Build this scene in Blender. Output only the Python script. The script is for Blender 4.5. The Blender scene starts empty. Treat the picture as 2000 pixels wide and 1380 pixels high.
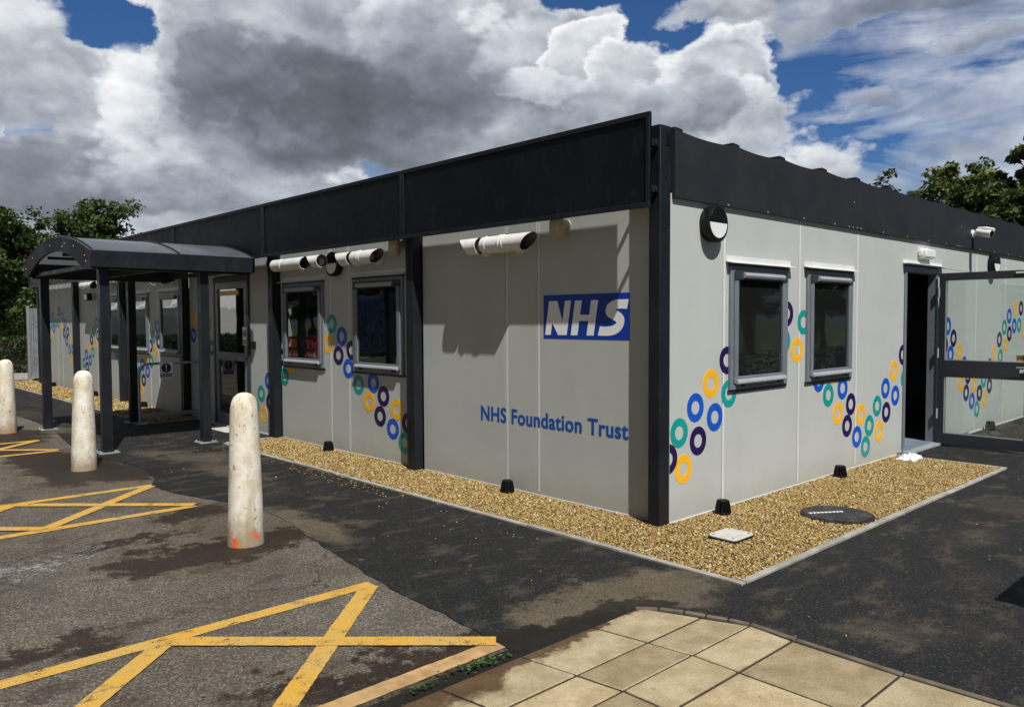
import bpy, bmesh, math, random
import numpy as np
from mathutils import Vector, Matrix, noise as mnoise
random.seed(7)
rng = np.random.default_rng(11)
R = math.radians
S = bpy.context.scene
COL = S.collection

# ------------------------------------------------------------------ camera
cam_d = bpy.data.cameras.new("camera")
cam = bpy.data.objects.new("camera", cam_d)
COL.objects.link(cam)
CX_, CY_, F_ = 1000., 690., 1540.
def _ray(px, py): return Vector((px - CX_, CY_ - py, -F_))
_X = _ray(2643, 617).normalized()
_Y = _ray(-446, 628); _Y = (_Y - _X * _X.dot(_Y)).normalized()
_Z = _X.cross(_Y)
_rot = Matrix((_X, _Y, _Z))
CAM = Vector((-4.978, -3.567, 1.6))
cam.matrix_world = Matrix.Translation(CAM) @ _rot.to_4x4()
cam_d.sensor_width = 36
cam_d.lens = F_ / 2000. * 36
cam_d.clip_start = 0.05
cam_d.clip_end = 3000
S.camera = cam

# ------------------------------------------------------------------ light
SUN_AZ, SUN_EL = R(22.0), R(56.2)          # the light travels this way over the ground (from +Y towards +X)
sun_dir = Vector((math.sin(SUN_AZ) * math.cos(SUN_EL), math.cos(SUN_AZ) * math.cos(SUN_EL), -math.sin(SUN_EL)))
sd = bpy.data.lights.new("sun", 'SUN')
sd.energy = 5.0
sd.angle = R(0.53)
sd.color = (1.0, 0.975, 0.935)
sun = bpy.data.objects.new("sun", sd)
sun.rotation_euler = sun_dir.to_track_quat('-Z', 'Y').to_euler()
sun.location = (-8, -8, 14)
COL.objects.link(sun)
S.view_settings.view_transform = 'Standard'
S.view_settings.look = 'None'
S.view_settings.gamma = 1
S.view_settings.exposure = 0.10
S.view_settings.use_curve_mapping = False
S.render.engine = 'CYCLES'

# ------------------------------------------------------------------ node helpers
class NT:
    def __init__(s, nt):
        s.nt = nt; s.N = nt.nodes; s.L = nt.links
    def new(s, t, **kw):
        n = s.N.new(t)
        for k, v in kw.items(): setattr(n, k, v)
        return n
    def put(s, sock, v):
        if v is None: return
        if isinstance(v, bpy.types.NodeSocket): s.L.new(v, sock)
        else:
            if hasattr(sock.default_value, '__len__') and not hasattr(v, '__len__'): v = (v,) * len(sock.default_value)
            if hasattr(sock.default_value, '__len__') and len(v) == 3 and len(sock.default_value) == 4: v = (*v, 1)
            sock.default_value = v
    def m(s, op, a, b=None, c=None, clamp=False):
        n = s.new('ShaderNodeMath', operation=op, use_clamp=clamp)
        s.put(n.inputs[0], a); s.put(n.inputs[1], b)
        if c is not None: s.put(n.inputs[2], c)
        return n.outputs[0]
    def vm(s, op, a, b=None, out=0):
        n = s.new('ShaderNodeVectorMath', operation=op)
        s.put(n.inputs[0], a)
        if b is not None: s.put(n.inputs[1], b)
        return n.outputs[out]
    def noise(s, vec, scale, detail=4, rough=.5, dist=0, out=0, lac=2.0):
        n = s.new('ShaderNodeTexNoise')
        s.put(n.inputs['Vector'], vec); n.inputs['Scale'].default_value = scale
        n.inputs['Detail'].default_value = detail; n.inputs['Roughness'].default_value = rough
        n.inputs['Distortion'].default_value = dist; n.inputs['Lacunarity'].default_value = lac
        return n.outputs[out]
    def vor(s, vec, scale, feature='F1', out=0, rnd=1):
        n = s.new('ShaderNodeTexVoronoi', feature=feature)
        s.put(n.inputs['Vector'], vec); n.inputs['Scale'].default_value = scale
        n.inputs['Randomness'].default_value = rnd
        return n.outputs[out]
    def ss(s, v, a, b, lo=0., hi=1., kind='SMOOTHSTEP'):
        n = s.new('ShaderNodeMapRange', interpolation_type=kind)
        s.put(n.inputs[0], v)
        for i, x in enumerate((a, b, lo, hi)): n.inputs[i + 1].default_value = x
        return n.outputs[0]
    def mix(s, f, a, b, mode='MIX'):
        n = s.new('ShaderNodeMix', data_type='RGBA', blend_type=mode)
        s.put(n.inputs[0], f); s.put(n.inputs[6], a); s.put(n.inputs[7], b)
        return n.outputs[2]
    def ramp(s, f, stops, interp='LINEAR'):
        n = s.new('ShaderNodeValToRGB'); cr = n.color_ramp; cr.interpolation = interp
        while len(cr.elements) < len(stops): cr.elements.new(0.5)
        for e, (p, c) in zip(cr.elements, stops):
            e.position = p; e.color = (*c, 1) if len(c) == 3 else c
        s.put(n.inputs[0], f)
        return n.outputs[0]
    def xyz(s, v):
        n = s.new('ShaderNodeSeparateXYZ'); s.put(n.inputs[0], v); return n.outputs
    def comb(s, x, y, z=0.):
        n = s.new('ShaderNodeCombineXYZ')
        for i, q in enumerate((x, y, z)): s.put(n.inputs[i], q)
        return n.outputs[0]
    def blobs(s, vec, lst):
        """sum of soft spots (x, y, rx, ry, amplitude) at given places"""
        tot = None
        for (x, y, rx, ry, a) in lst:
            d = s.vm('SUBTRACT', vec, (x, y, 0))
            d = s.vm('MULTIPLY', d, (1 / rx, 1 / ry, 0))
            q = s.vm('DOT_PRODUCT', d, d, out=1)
            g = s.m('MULTIPLY', s.m('POWER', 2.718, s.m('MULTIPLY', q, -1.0)), a)
            tot = g if tot is None else s.m('ADD', tot, g)
        return tot

# ------------------------------------------------------------------ world: clear sky with broken cumulus
UNSEEN_SKY_DIM = .50
world = bpy.data.worlds.new("World"); S.world = world; world.use_nodes = True
world.cycles.sampling_method = 'MANUAL'; world.cycles.sample_map_resolution = 512
w = NT(world.node_tree); w.N.clear()
sky = w.new('ShaderNodeTexSky', sky_type='NISHITA')
sky.sun_disc = False
sky.sun_elevation = SUN_EL
sky.sun_rotation = math.atan2(-sun_dir.x, -sun_dir.y)
sky.air_density = 1.0; sky.dust_density = 0.6; sky.ozone_density = 2.0
tc = w.new('ShaderNodeTexCoord').outputs['Generated']
gx, gy, gz = w.xyz(tc)
az = w.m('MULTIPLY', w.m('ARCTAN2', gx, gy), 57.2958)
el = w.m('MULTIPLY', w.m('ARCSINE', gz), 57.2958)
uv = w.comb(az, el, 0.)
st = w.vm('MULTIPLY', tc, (1, 1, 1.5))
wrp = w.noise(st, 9, 5, .6, out=1)
wrp = w.vm('MULTIPLY', w.vm('SUBTRACT', wrp, (.5, .5, .5)), (7.5, 5.0, 0))
uvw = w.vm('ADD', uv, wrp)
HOLES = [(15.9, 18.9, 2.7, 1.3, 1), (17.2, 17.8, 1.2, 1.0, 0.8), (49.8, 21.8, 5.0, .8, .8), (53.7, 20.2, 2.6, 1.1, .9), (62.9, 17.1, 4.1, 1.8, 1), (69.2, 16.3, 5.7, 1.4, 0.9), (62.3, 13.6, 2.9, 2.0, 0.7), (68.0, 11.5, 4.7, 1.0, 0.6), (65.8, 14.3, 2.8, 1.2, 0.6), (74.8, 15.2, 2.6, 1.7, 0.6), (12.0, 11.3, 1.0, 1.0, 0.8), (13.1, 7.0, 2.8, 0.5, 0.7), (33.7, 10.3, 1.1, 0.4, 0.6), (73.3, 8.5, 3.2, 0.7, 0.4)]
# cloud masses: (azimuth, elevation, half width, half height, brightness, rim light, softness), far to near
MASSES = [(14.5, 9.2, 7.91, 3.4, 0.36, 0.1, 0.25), (11.9, 14.6, 4.23, 4.26, 0.62, 0.16, 0.25), (17.1, 14.1, 2.74, 3.91, 0.8, 0.06, 0.3), (19.0, 9.8, 3.79, 2.72, 0.74, 0.08, 0.4), (39.6, 19.1, 10.94, 3.44, 0.56, 0.3, 0.25), (44.3, 17.8, 4.02, 3.51, 0.64, 0.24, 0.25), (48.7, 18.2, 3.96, 2.7, 0.74, 0.22, 0.1), (52.5, 16.9, 3.88, 2.57, 0.66, 0.28, 0.14), (57.1, 16.3, 3.91, 3.33, 0.56, 0.32, 0.12), (59.0, 12.9, 4.98, 2.79, 0.72, 0.18, 0.2), (55.2, 14.1, 4.49, 2.31, 0.52, 0.15, 0.3), (47.3, 13.7, 9.32, 3.03, 0.5, 0.1, 0.4), (44.7, 15.8, 3.66, 1.66, 0.78, 0.1, 0.2), (64.0, 10.2, 3.0, 1.48, 0.68, 0.15, 0.3), (37.0, 15.1, 7.69, 3.94, 0.3, 0.16, 0.55), (27.5, 14.7, 8.82, 4.62, 0.19, 0.22, 0.32), (23.5, 16.0, 4.01, 3.4, 0.3, 0.18, 0.3), (30.2, 11.5, 11.56, 2.7, 0.25, 0.06, 0.6), (19.9, 8.6, 7.19, 1.64, 0.46, 0.1, 0.5), (30.1, 8.0, 9.38, 1.57, 0.36, 0.08, 0.5), (31.9, 9.9, 1.71, 0.63, 0.74, 0.08, 0.5), (41.7, 11.7, 7.35, 2.08, 0.42, 0.05, 0.6)]
VEILS = [(67.3, 19.2, 8.58, 1.1, 0.44, 0.2, 0.3), (57.6, 20.5, 3.72, 0.91, 0.62, 0.25, 0.25), (67.4, 14.0, 2.41, 0.99, 0.42, 0.1, 0.5), (73.9, 17.1, 3.18, 0.71, 0.46, 0.1, 0.4), (72.7, 9.8, 4.8, 1.84, 0.66, 0.1, 0.7), (68.7, 9.9, 1.19, 0.19, 0.3, 0.0, 0.4)]
hol = w.blobs(uvw, HOLES)
def vorf(vec, scale, det=2):
    n = w.new('ShaderNodeTexVoronoi', feature='F1'); w.put(n.inputs['Vector'], vec)
    n.inputs['Scale'].default_value = scale; n.inputs['Detail'].default_value = det; n.inputs['Roughness'].default_value = .55
    n.inputs['Lacunarity'].default_value = 2.3
    return n.outputs[0]
stw = w.vm('ADD', st, w.vm('MULTIPLY', w.vm('SUBTRACT', w.noise(st, 14, 3, .5, out=1), (.5, .5, .5)), (.05, .05, .05)))
bil = vorf(stw, 13)                                  # cauliflower lumps, small at the centre of a lump
n1 = w.noise(st, 6, 7, .56)
n1b = w.noise(w.vm('ADD', st, (-.010, .005, .020)), 6, 7, .56)
n2 = w.noise(st, 2.6, 4, .5)
den = w.m('SUBTRACT', w.m('ADD', .60, w.m('SUBTRACT', n1, .5)), hol)
right = w.ss(w.xyz(uvw)[0], 60.5, 62.5)
alpha = w.m('MULTIPLY', w.ss(den, .24, .42), w.m('SUBTRACT', 1, right))
tex = w.m('ADD', w.m('MULTIPLY', w.m('SUBTRACT', n1, n1b), 1.1), w.m('MULTIPLY', w.m('SUBTRACT', .9, bil), .16))
tex = w.m('ADD', tex, w.m('MULTIPLY', w.m('SUBTRACT', n2, .5), .35))
sh = w.m('ADD', .56, w.m('MULTIPLY', w.m('SUBTRACT', 1, w.ss(den, .3, .55)), .3))
lump = w.m('ADD', w.m('MULTIPLY', w.m('SUBTRACT', .90, bil), .42), w.m('MULTIPLY', w.m('SUBTRACT', n1, .42), 1.0))
wis = w.noise(w.vm('MULTIPLY', tc, (1, 1, 4.0)), 3.6, 7, .56, .5)
veil = w.m('SUBTRACT', w.ss(wis, .36, .66), w.m('MULTIPLY', hol, .75))
alpha = w.m('ADD', alpha, w.m('MULTIPLY', w.m('MULTIPLY', veil, .75, clamp=True), right))
sh = w.m('ADD', sh, w.m('MULTIPLY', right, .10))
def layer(sh, alpha, mlist, opac=1.0, noisew=lump):
    for (a0, e0, ra, re, base, rim, soft) in mlist:
        d = w.vm('MULTIPLY', w.vm('SUBTRACT', uvw, (a0, e0, 0)), (1 / ra, 1 / re, 0))
        q = w.vm('LENGTH', d, out=1)
        D = w.m('SUBTRACT', w.m('ADD', 1.0, noisew), q)
        al = w.m('MULTIPLY', w.ss(D, 0, max(.04, soft * 1.5)), opac)
        up = w.vm('DOT_PRODUCT', d, (-.07, .13, 0), out=1)
        r_ = w.m('MULTIPLY', w.ss(D, .02, .38, 1, 0), rim)
        s_ = w.m('ADD', w.m('ADD', base, up), r_)
        sh = w.m('ADD', w.m('MULTIPLY', sh, w.m('SUBTRACT', 1, al)), w.m('MULTIPLY', s_, al))
        alpha = w.m('MAXIMUM', alpha, al)
    return sh, alpha
sh, alpha = layer(sh, alpha, MASSES)
sh, alpha = layer(sh, alpha, VEILS, .8, w.m('MULTIPLY', w.m('SUBTRACT', wis, .5), 1.6))
amp = w.ss(sh, .1, .7, .65, 1.1)
sh = w.m('ADD', sh, w.m('MULTIPLY', tex, amp))
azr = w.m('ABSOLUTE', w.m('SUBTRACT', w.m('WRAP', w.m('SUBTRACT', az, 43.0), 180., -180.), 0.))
sh = w.m('SUBTRACT', sh, w.m('MAXIMUM', w.ss(el, 22, 32, 0, UNSEEN_SKY_DIM), w.ss(azr, 42, 70, 0, UNSEEN_SKY_DIM)))       # unseen sky darkened overhead and behind to cut the fill light
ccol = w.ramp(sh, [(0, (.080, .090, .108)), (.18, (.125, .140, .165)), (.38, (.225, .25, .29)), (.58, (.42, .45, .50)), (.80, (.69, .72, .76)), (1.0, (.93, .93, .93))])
blue = w.mix(1, sky.outputs[0], (.24, .42, .66), 'MULTIPLY')
blue = w.vm('SCALE', blue, None); blue.node.inputs['Scale'].default_value = 1.0
cc = w.vm('SCALE', ccol, None); cc.node.inputs['Scale'].default_value = 10.0
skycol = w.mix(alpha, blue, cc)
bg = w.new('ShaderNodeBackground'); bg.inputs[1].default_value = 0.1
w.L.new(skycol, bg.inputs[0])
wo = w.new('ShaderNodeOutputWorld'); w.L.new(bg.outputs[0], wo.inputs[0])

# ------------------------------------------------------------------ materials
def mat(name, col=(.5, .5, .5), rough=.5, metal=0., spec=.5, bump=0., bscale=200., var=0., vscale=3., ior=None, coat=0.):
    m_ = bpy.data.materials.new(name); m_.use_nodes = True
    n = NT(m_.node_tree); p = n.N['Principled BSDF']
    p.inputs['Base Color'].default_value = (*col, 1)
    p.inputs['Roughness'].default_value = rough; p.inputs['Metallic'].default_value = metal
    p.inputs['Specular IOR Level'].default_value = spec
    if ior: p.inputs['IOR'].default_value = ior
    if coat: p.inputs['Coat Weight'].default_value = coat
    tcn = n.new('ShaderNodeTexCoord').outputs['Object']
    geo = n.new('ShaderNodeNewGeometry').outputs['Position']
    n.p = p; n.obj = tcn; n.pos = geo; n.mat = m_
    if var:
        q = n.noise(geo, vscale, 5, .6)
        f = n.ss(q, .3, .7)
        c = n.mix(f, tuple(x * (1 - var) for x in col), tuple(min(1, x * (1 + var)) for x in col))
        n.L.new(c, p.inputs['Base Color'])
        r = n.ss(n.noise(geo, vscale * 2.3, 5, .6), .3, .7, rough * .85, min(1, rough * 1.2))
        n.L.new(r, p.inputs['Roughness'])
    if bump:
        bump_it(n, n.noise(geo, bscale, 3, .6), bump, .002)
    return n
def bump_it(n, h, strength, dist):
    b = n.new('ShaderNodeBump'); b.inputs['Strength'].default_value = strength; b.inputs['Distance'].default_value = dist
    n.L.new(h, b.inputs['Height']); n.L.new(b.outputs[0], n.p.inputs['Normal'])

WALL = mat('wall_grey', (.49, .485, .455), .55, bump=.35, bscale=260)
n = WALL
g1 = n.noise(n.pos, 1.3, 6, .65); z = n.xyz(n.pos)[2]
str_ = n.noise(n.vm('MULTIPLY', n.pos, (9, 9, .7)), 2, 5, .6)
c = n.mix(n.ss(g1, .3, .7), (.452, .470, .446), (.490, .508, .482))
c = n.mix(n.m('MULTIPLY', n.ss(str_, .5, .8), .10), c, (.36, .35, .31))
dirt = n.m('MULTIPLY', n.ss(n.m('ADD', z, n.m('MULTIPLY', g1, .25)), .14, .42, 1, 0), .35)
c = n.mix(dirt, c, (.33, .30, .24))
n.L.new(c, n.p.inputs['Base Color'])
wv_ = n.m('ADD', n.m('MULTIPLY', n.noise(n.pos, 260, 3, .6), .0025), n.m('MULTIPLY', n.noise(n.vm('MULTIPLY', n.pos, (1, 1, .6)), 1.7, 2, .5), .22))
b_ = [q for q in n.N if q.type == 'BUMP'][0]; n.L.new(wv_, b_.inputs['Height']); b_.inputs['Strength'].default_value = .5; b_.inputs['Distance'].default_value = .06
TRIM = mat('wall_trim', (.68, .68, .66), .4, var=.06)
DARK = mat('anthracite', (.0105, .0130, .0170), .40, spec=.32, bump=.1, bscale=120, var=.22, vscale=2.2)
DARKF = mat('anthracite_fascia', (.0050, .0068, .0100), .42, spec=.22, var=.18, vscale=1.4)
for n in (DARKF, DARK):
    hb_ = n.noise(n.pos, 2.2, 3, .5)
    for q in [q for q in n.N if q.type == 'BUMP']: n.N.remove(q)
    bump_it(n, hb_, .25, .012)
    dz_ = n.ss(n.noise(n.vm('MULTIPLY', n.pos, (3, 3, .8)), 5, 7, .7), .5, .8)
    old = n.p.inputs['Base Color'].links[0].from_socket
    n.L.new(n.mix(n.m('MULTIPLY', dz_, .30), old, (.05, .048, .044)), n.p.inputs['Base Color'])
MEMB = mat('membrane', (.0185, .0205, .0240), .62, spec=.3, var=.15, vscale=1.2)
ALU = mat('grey_aluminium', (.165, .185, .21), .38, var=.08, vscale=5)
ALUD = mat('dark_aluminium', (.034, .039, .047), .36, spec=.35, var=.1, vscale=5)
ALUL = mat('light_aluminium', (.33, .345, .365), .34, var=.08)
GALV = mat('galvanised', (.40, .41, .42), .42, metal=.55, var=.15, vscale=9)
PVC = mat('white_pvc', (.72, .72, .69), .38, var=.08, vscale=6)
PVCIN = mat('pipe_inside', (.12, .12, .115), .7)
BEIGE = mat('beige_plastic', (.40, .34, .22), .5, var=.12, vscale=20)
BLKP = mat('black_plastic', (.006, .006, .0065), .4, spec=.25, var=.1)
OPAL = mat('opal_diffuser', (.78, .79, .80), .3, var=.04)
WHT = mat('white_plastic', (.75, .76, .74), .35, var=.05)
CONC = mat('kerb_concrete', (.30, .285, .245), .85, bump=.6, bscale=90, var=.22, vscale=7)
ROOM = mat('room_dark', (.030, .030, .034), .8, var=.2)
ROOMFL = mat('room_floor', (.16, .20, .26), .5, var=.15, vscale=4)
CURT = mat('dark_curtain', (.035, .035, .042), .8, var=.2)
RING = {k: mat('ring_' + nm, c, .4, var=.05).mat for k, nm, c in (('b', 'blue', (.004, .085, .50)), ('t', 'teal', (.004, .30, .27)), ('y', 'yellow', (.90, .46, .012)), ('n', 'navy', (.016, .003, .07)))}
LOGOB = mat('logo_blue', (.0, .040, .36), .4, var=.03)
TXTB = mat('lettering_blue', (.003, .085, .40), .4)
LOGOW = mat('logo_white', (.90, .90, .90), .4)
SIGNW = mat('sign_white', (.92, .92, .93), .35)
SIGNB = mat('sign_navy', (.012, .018, .12), .35)
GOLD = mat('gold_sticker', (.50, .36, .08), .35)
YELB = mat('yellow_reflection', (.70, .42, .02), .4)

def glass_pane(name, col, ior=1.9, interior=None):
    n = mat(name, col, .015, spec=.5, ior=ior)
    h = n.noise(n.pos, 1.6, 2, .5)
    bump_it(n, h, .25, .010)
    return n
PANE = glass_pane('window_glass', (.004, .005, .005), 2.05)
PANEW = glass_pane('window_glass_filmed', (.008, .009, .009), 1.6)
n = PANEW                                           # protective film with wrinkles still on the panes
wv = n.noise(n.vm('MULTIPLY', n.pos, (3, 3, 26)), 2.4, 4, .6, 1.2)
wr = n.ss(n.m('ABSOLUTE', n.m('SUBTRACT', wv, .5)), 0, .015, 1, 0)
zz = n.xyz(n.pos)[2]
wr = n.m('MULTIPLY', wr, n.m('MULTIPLY', n.ss(zz, 1.15, 1.55, 1, 0), n.ss(n.noise(n.pos, 3, 3), .4, .62)))
n.L.new(n.mix(n.m('MULTIPLY', wr, .6), (.010, .012, .011), (.22, .22, .20)), n.p.inputs['Base Color'])
n.L.new(n.m('ADD', .03, n.m('MULTIPLY', wr, .4)), n.p.inputs['Roughness'])

CLEAR = bpy.data.materials.new('clear_glass'); CLEAR.use_nodes = True
n = NT(CLEAR.node_tree); n.N.clear()
tr = n.new('ShaderNodeBsdfTransparent'); tr.inputs[0].default_value = (.86, .90, .88, 1)
gl = n.new('ShaderNodeBsdfGlossy'); gl.inputs[1].default_value = .01; gl.inputs[0].default_value = (.9, .9, .9, 1)
fr = n.new('ShaderNodeFresnel'); fr.inputs[0].default_value = 1.55
mx = n.new('ShaderNodeMixShader'); n.L.new(fr.outputs[0], mx.inputs[0]); n.L.new(tr.outputs[0], mx.inputs[1]); n.L.new(gl.outputs[0], mx.inputs[2])
o_ = n.new('ShaderNodeOutputMaterial'); n.L.new(mx.outputs[0], o_.inputs[0])

SHEET = mat('tinted_roof_sheet', (.15, .165, .19), .22, spec=.9, ior=2.0, var=.15, vscale=4)
n = SHEET; t_ = n.new('ShaderNodeBsdfTranslucent'); t_.inputs[0].default_value = (.62, .64, .66, 1)
x_ = n.new('ShaderNodeMixShader'); x_.inputs[0].default_value = .42
n.L.new(n.p.outputs[0], x_.inputs[1]); n.L.new(t_.outputs[0], x_.inputs[2]); n.L.new(x_.outputs[0], n.N['Material Output'].inputs[0])

# ---- ground materials
OLD = mat('old_asphalt', (.08, .075, .068), .86)
n = OLD
wq = n.vm('MULTIPLY', n.vm('SUBTRACT', n.noise(n.vm('MULTIPLY', n.pos, (1.0, 1.0, 1)), 3.0, 9, .72, out=1), (.5, .5, .5)), (1.2, 1.5, 0))
pw = n.vm('ADD', n.pos, wq)
ag = n.vor(n.pos, 125); agc = n.vor(n.pos, 125, out=1)
ag2 = n.noise(n.pos, 300, 2, .6)
big = n.noise(n.pos, .9, 6, .6); med = n.noise(n.pos, 4.5, 6, .62)
base = n.mix(n.ss(big, .35, .65), (.100, .086, .067), (.142, .125, .102))
speck = n.xyz(agc)[0]
base = n.mix(1, base, n.ramp(n.m('ADD', n.m('MULTIPLY', speck, .75), n.m('MULTIPLY', ag2, .25)), [(0, (.25, .24, .23)), (.45, (.70, .68, .65)), (.75, (1.30, 1.26, 1.2)), (1, (2.9, 2.8, 2.6))]), 'MULTIPLY')
base = n.mix(n.m('MULTIPLY', n.ss(med, .45, .7), .45), base, (.060, .052, .044))
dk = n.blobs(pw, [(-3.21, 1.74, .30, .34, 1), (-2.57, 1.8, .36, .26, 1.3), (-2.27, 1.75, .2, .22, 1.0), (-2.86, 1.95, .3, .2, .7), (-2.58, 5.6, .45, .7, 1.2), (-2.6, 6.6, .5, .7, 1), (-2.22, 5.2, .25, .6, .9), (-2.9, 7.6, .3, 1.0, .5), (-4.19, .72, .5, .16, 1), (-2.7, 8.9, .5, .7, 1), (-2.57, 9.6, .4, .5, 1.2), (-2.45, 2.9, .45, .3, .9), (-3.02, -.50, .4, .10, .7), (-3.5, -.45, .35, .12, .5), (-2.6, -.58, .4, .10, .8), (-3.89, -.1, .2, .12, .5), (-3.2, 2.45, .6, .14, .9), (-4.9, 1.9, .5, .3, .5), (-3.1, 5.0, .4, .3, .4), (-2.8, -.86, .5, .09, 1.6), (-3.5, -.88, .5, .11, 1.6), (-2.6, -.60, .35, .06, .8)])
br = n.blobs(pw, [(-2.45, 2.05, .55, .5, 1.1), (-2.5, 6.2, .6, 1.6, 1), (-2.9, 1.3, .5, .3, .5), (-2.6, 9, .5, 1.2, .8), (-3.4, -.5, .8, .2, .6), (-3.0, -.75, 1.0, .14, 1.2)])
wh = n.blobs(pw, [(-3.8, 2.3, .42, .16, 1), (-3.45, 2.5, .25, .10, .9), (-2.67, 2.72, .35, .08, .7), (-4.3, 2.15, .5, .25, .9)])
wh = n.m('MULTIPLY', wh, n.ss(n.noise(n.vm('MULTIPLY', n.pos, (2.2, 6, 1)), 5, 6, .7), .34, .62))
base = n.mix(n.m('MULTIPLY', n.ss(br, .3, 1.0), .62), base, (.058, .038, .020))
damp = n.noise(n.vm('MULTIPLY', n.pos, (1.0, 1.5, 1)), 1.5, 8, .68)
base = n.mix(n.m('MULTIPLY', n.ss(damp, .56, .63), .8), base, n.mix(1, base, (.55, .50, .43), 'MULTIPLY'))
drips = n.noise(n.vm('MULTIPLY', n.pos, (1.0, 1.4, 1)), 7, 6, .7)
base = n.mix(n.m('MULTIPLY', n.ss(drips, .66, .70), .65), base, (.022, .018, .014))
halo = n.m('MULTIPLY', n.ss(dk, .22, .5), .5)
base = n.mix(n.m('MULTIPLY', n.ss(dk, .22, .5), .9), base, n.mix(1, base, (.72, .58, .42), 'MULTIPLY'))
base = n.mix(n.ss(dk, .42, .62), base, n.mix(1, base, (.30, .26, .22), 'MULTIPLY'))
crk = n.vor(n.vm('ADD', n.pos, n.vm('MULTIPLY', n.noise(n.pos, 3, 5, .7, out=1), (.5, .5, 0))), .55, feature='DISTANCE_TO_EDGE')
base = n.mix(n.m('MULTIPLY', n.ss(crk, .0015, .005, 1, 0), n.ss(n.noise(n.pos, .7, 3), .45, .6)), base, (.015, .012, .009))
base = n.mix(n.m('MULTIPLY', n.ss(n.m('MULTIPLY', wh, n.m('ADD', .5, med)), .25, 1.0), n.m('MULTIPLY', n.ss(speck, .15, .8), .85)), base, (.40, .40, .41))
n.L.new(base, n.p.inputs['Base Color'])
n.L.new(n.ss(dk, .4, .9, .88, .62), n.p.inputs['Roughness'])
bump_it(n, n.m('ADD', n.m('MULTIPLY', ag, -1.0), n.m('MULTIPLY', ag2, .5)), .9, .006)

NEW = mat('new_tarmac', (.02, .02, .02), .75, spec=.3)
n = NEW
wq = n.vm('MULTIPLY', n.vm('SUBTRACT', n.noise(n.pos, 2.3, 9, .70, out=1), (.5, .5, .5)), (1.1, 1.1, 0))
pw = n.vm('ADD', n.pos, wq)
g2 = n.noise(n.pos, 120, 4, .75); sp = n.xyz(n.vor(n.pos, 120, out=1))[0]
big = n.noise(n.pos, 1.1, 7, .62); med = n.noise(n.pos, 3.6, 7, .66)
base = n.mix(n.ss(g2, .38, .66), (.0030, .0032, .0036), (.022, .022, .0215))
base = n.mix(n.m('MULTIPLY', n.ss(sp, .86, 1.0), .55), base, (.080, .076, .068))
dst = n.noise(n.vm('MULTIPLY', n.pos, (1.0, 1.9, 1)), 2.6, 8, .66)
base = n.mix(n.m('MULTIPLY', n.ss(dst, .50, .68), n.m('MULTIPLY', n.ss(g2, .25, .6), .55)), base, (.105, .083, .055))
base = n.mix(n.m('MULTIPLY', n.ss(n.noise(n.pos, 8, 5, .6), .66, .72), .5), base, (.17, .14, .095))
tan = n.blobs(pw, [(-2.04, 2.4, .22, .5, 1.3), (-1.95, 1.7, .25, .45, 1.1), (-1.25, -.72, .35, .26, 1.5), (-1.6, -.62, .4, .2, 1.2), (-1.02, -.98, .25, .25, 1.0), (-1.95, -.58, .35, .2, .8), (-1.5, 4.4, .3, .8, .9), (-1.3, 5.6, .4, .7, .8), (-1.75, 6.2, .3, .6, .8), (-1.6, 3.2, .4, .4, .5), (-2.0, 9.4, .3, .8, 1), (-1.9, 7.6, .2, .5, .6), (-1.9, 12, .4, 1.5, .6), (-.6, -2.4, .5, .5, .5), (.3, -2.0, .5, .4, .5), (1.4, -1.7, .6, .4, .6), (2.6, -1.6, .5, .4, .6), (4.4, -1.7, .9, .4, .8), (6.2, -1.2, .8, .6, .8), (-.9, -1.9, .2, .3, .7), (3.2, -2.4, .9, .4, .7)])
base = n.mix(n.m('MULTIPLY', n.ss(tan, .30, 1.25), n.m('MULTIPLY', n.ss(g2, .30, .60), n.m('ADD', .45, n.m('MULTIPLY', med, .55)))), base, (.170, .137, .088))
wet = n.blobs(pw, [(-1.66, -.80, .20, .11, 1.8), (-2.1, -.80, .4, .11, 1.8), (-2.38, -.78, .25, .14, 1.6), (-1.42, -.93, .12, .10, 1.2), (-3.0, -.9, .6, .1, 1.5), (-1.27, -1.25, .08, .3, .8), (-1.15, 6.02, .16, .35, 1), (-1.6, 5.9, .14, .3, .8), (-1.0, 6.6, .35, .3, .8), (-2.05, 5.2, .14, .5, .8), (-1.2, 4.9, .12, .2, .6)])
base = n.mix(n.m('MULTIPLY', n.ss(wet, .42, .75), .85), base, (.012, .009, .006))
n.L.new(base, n.p.inputs['Base Color'])
n.L.new(n.ss(med, .3, .7, .6, .85), n.p.inputs['Roughness'])
bump_it(n, n.m('ADD', g2, n.m('MULTIPLY', big, .3)), .55, .004)

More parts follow.
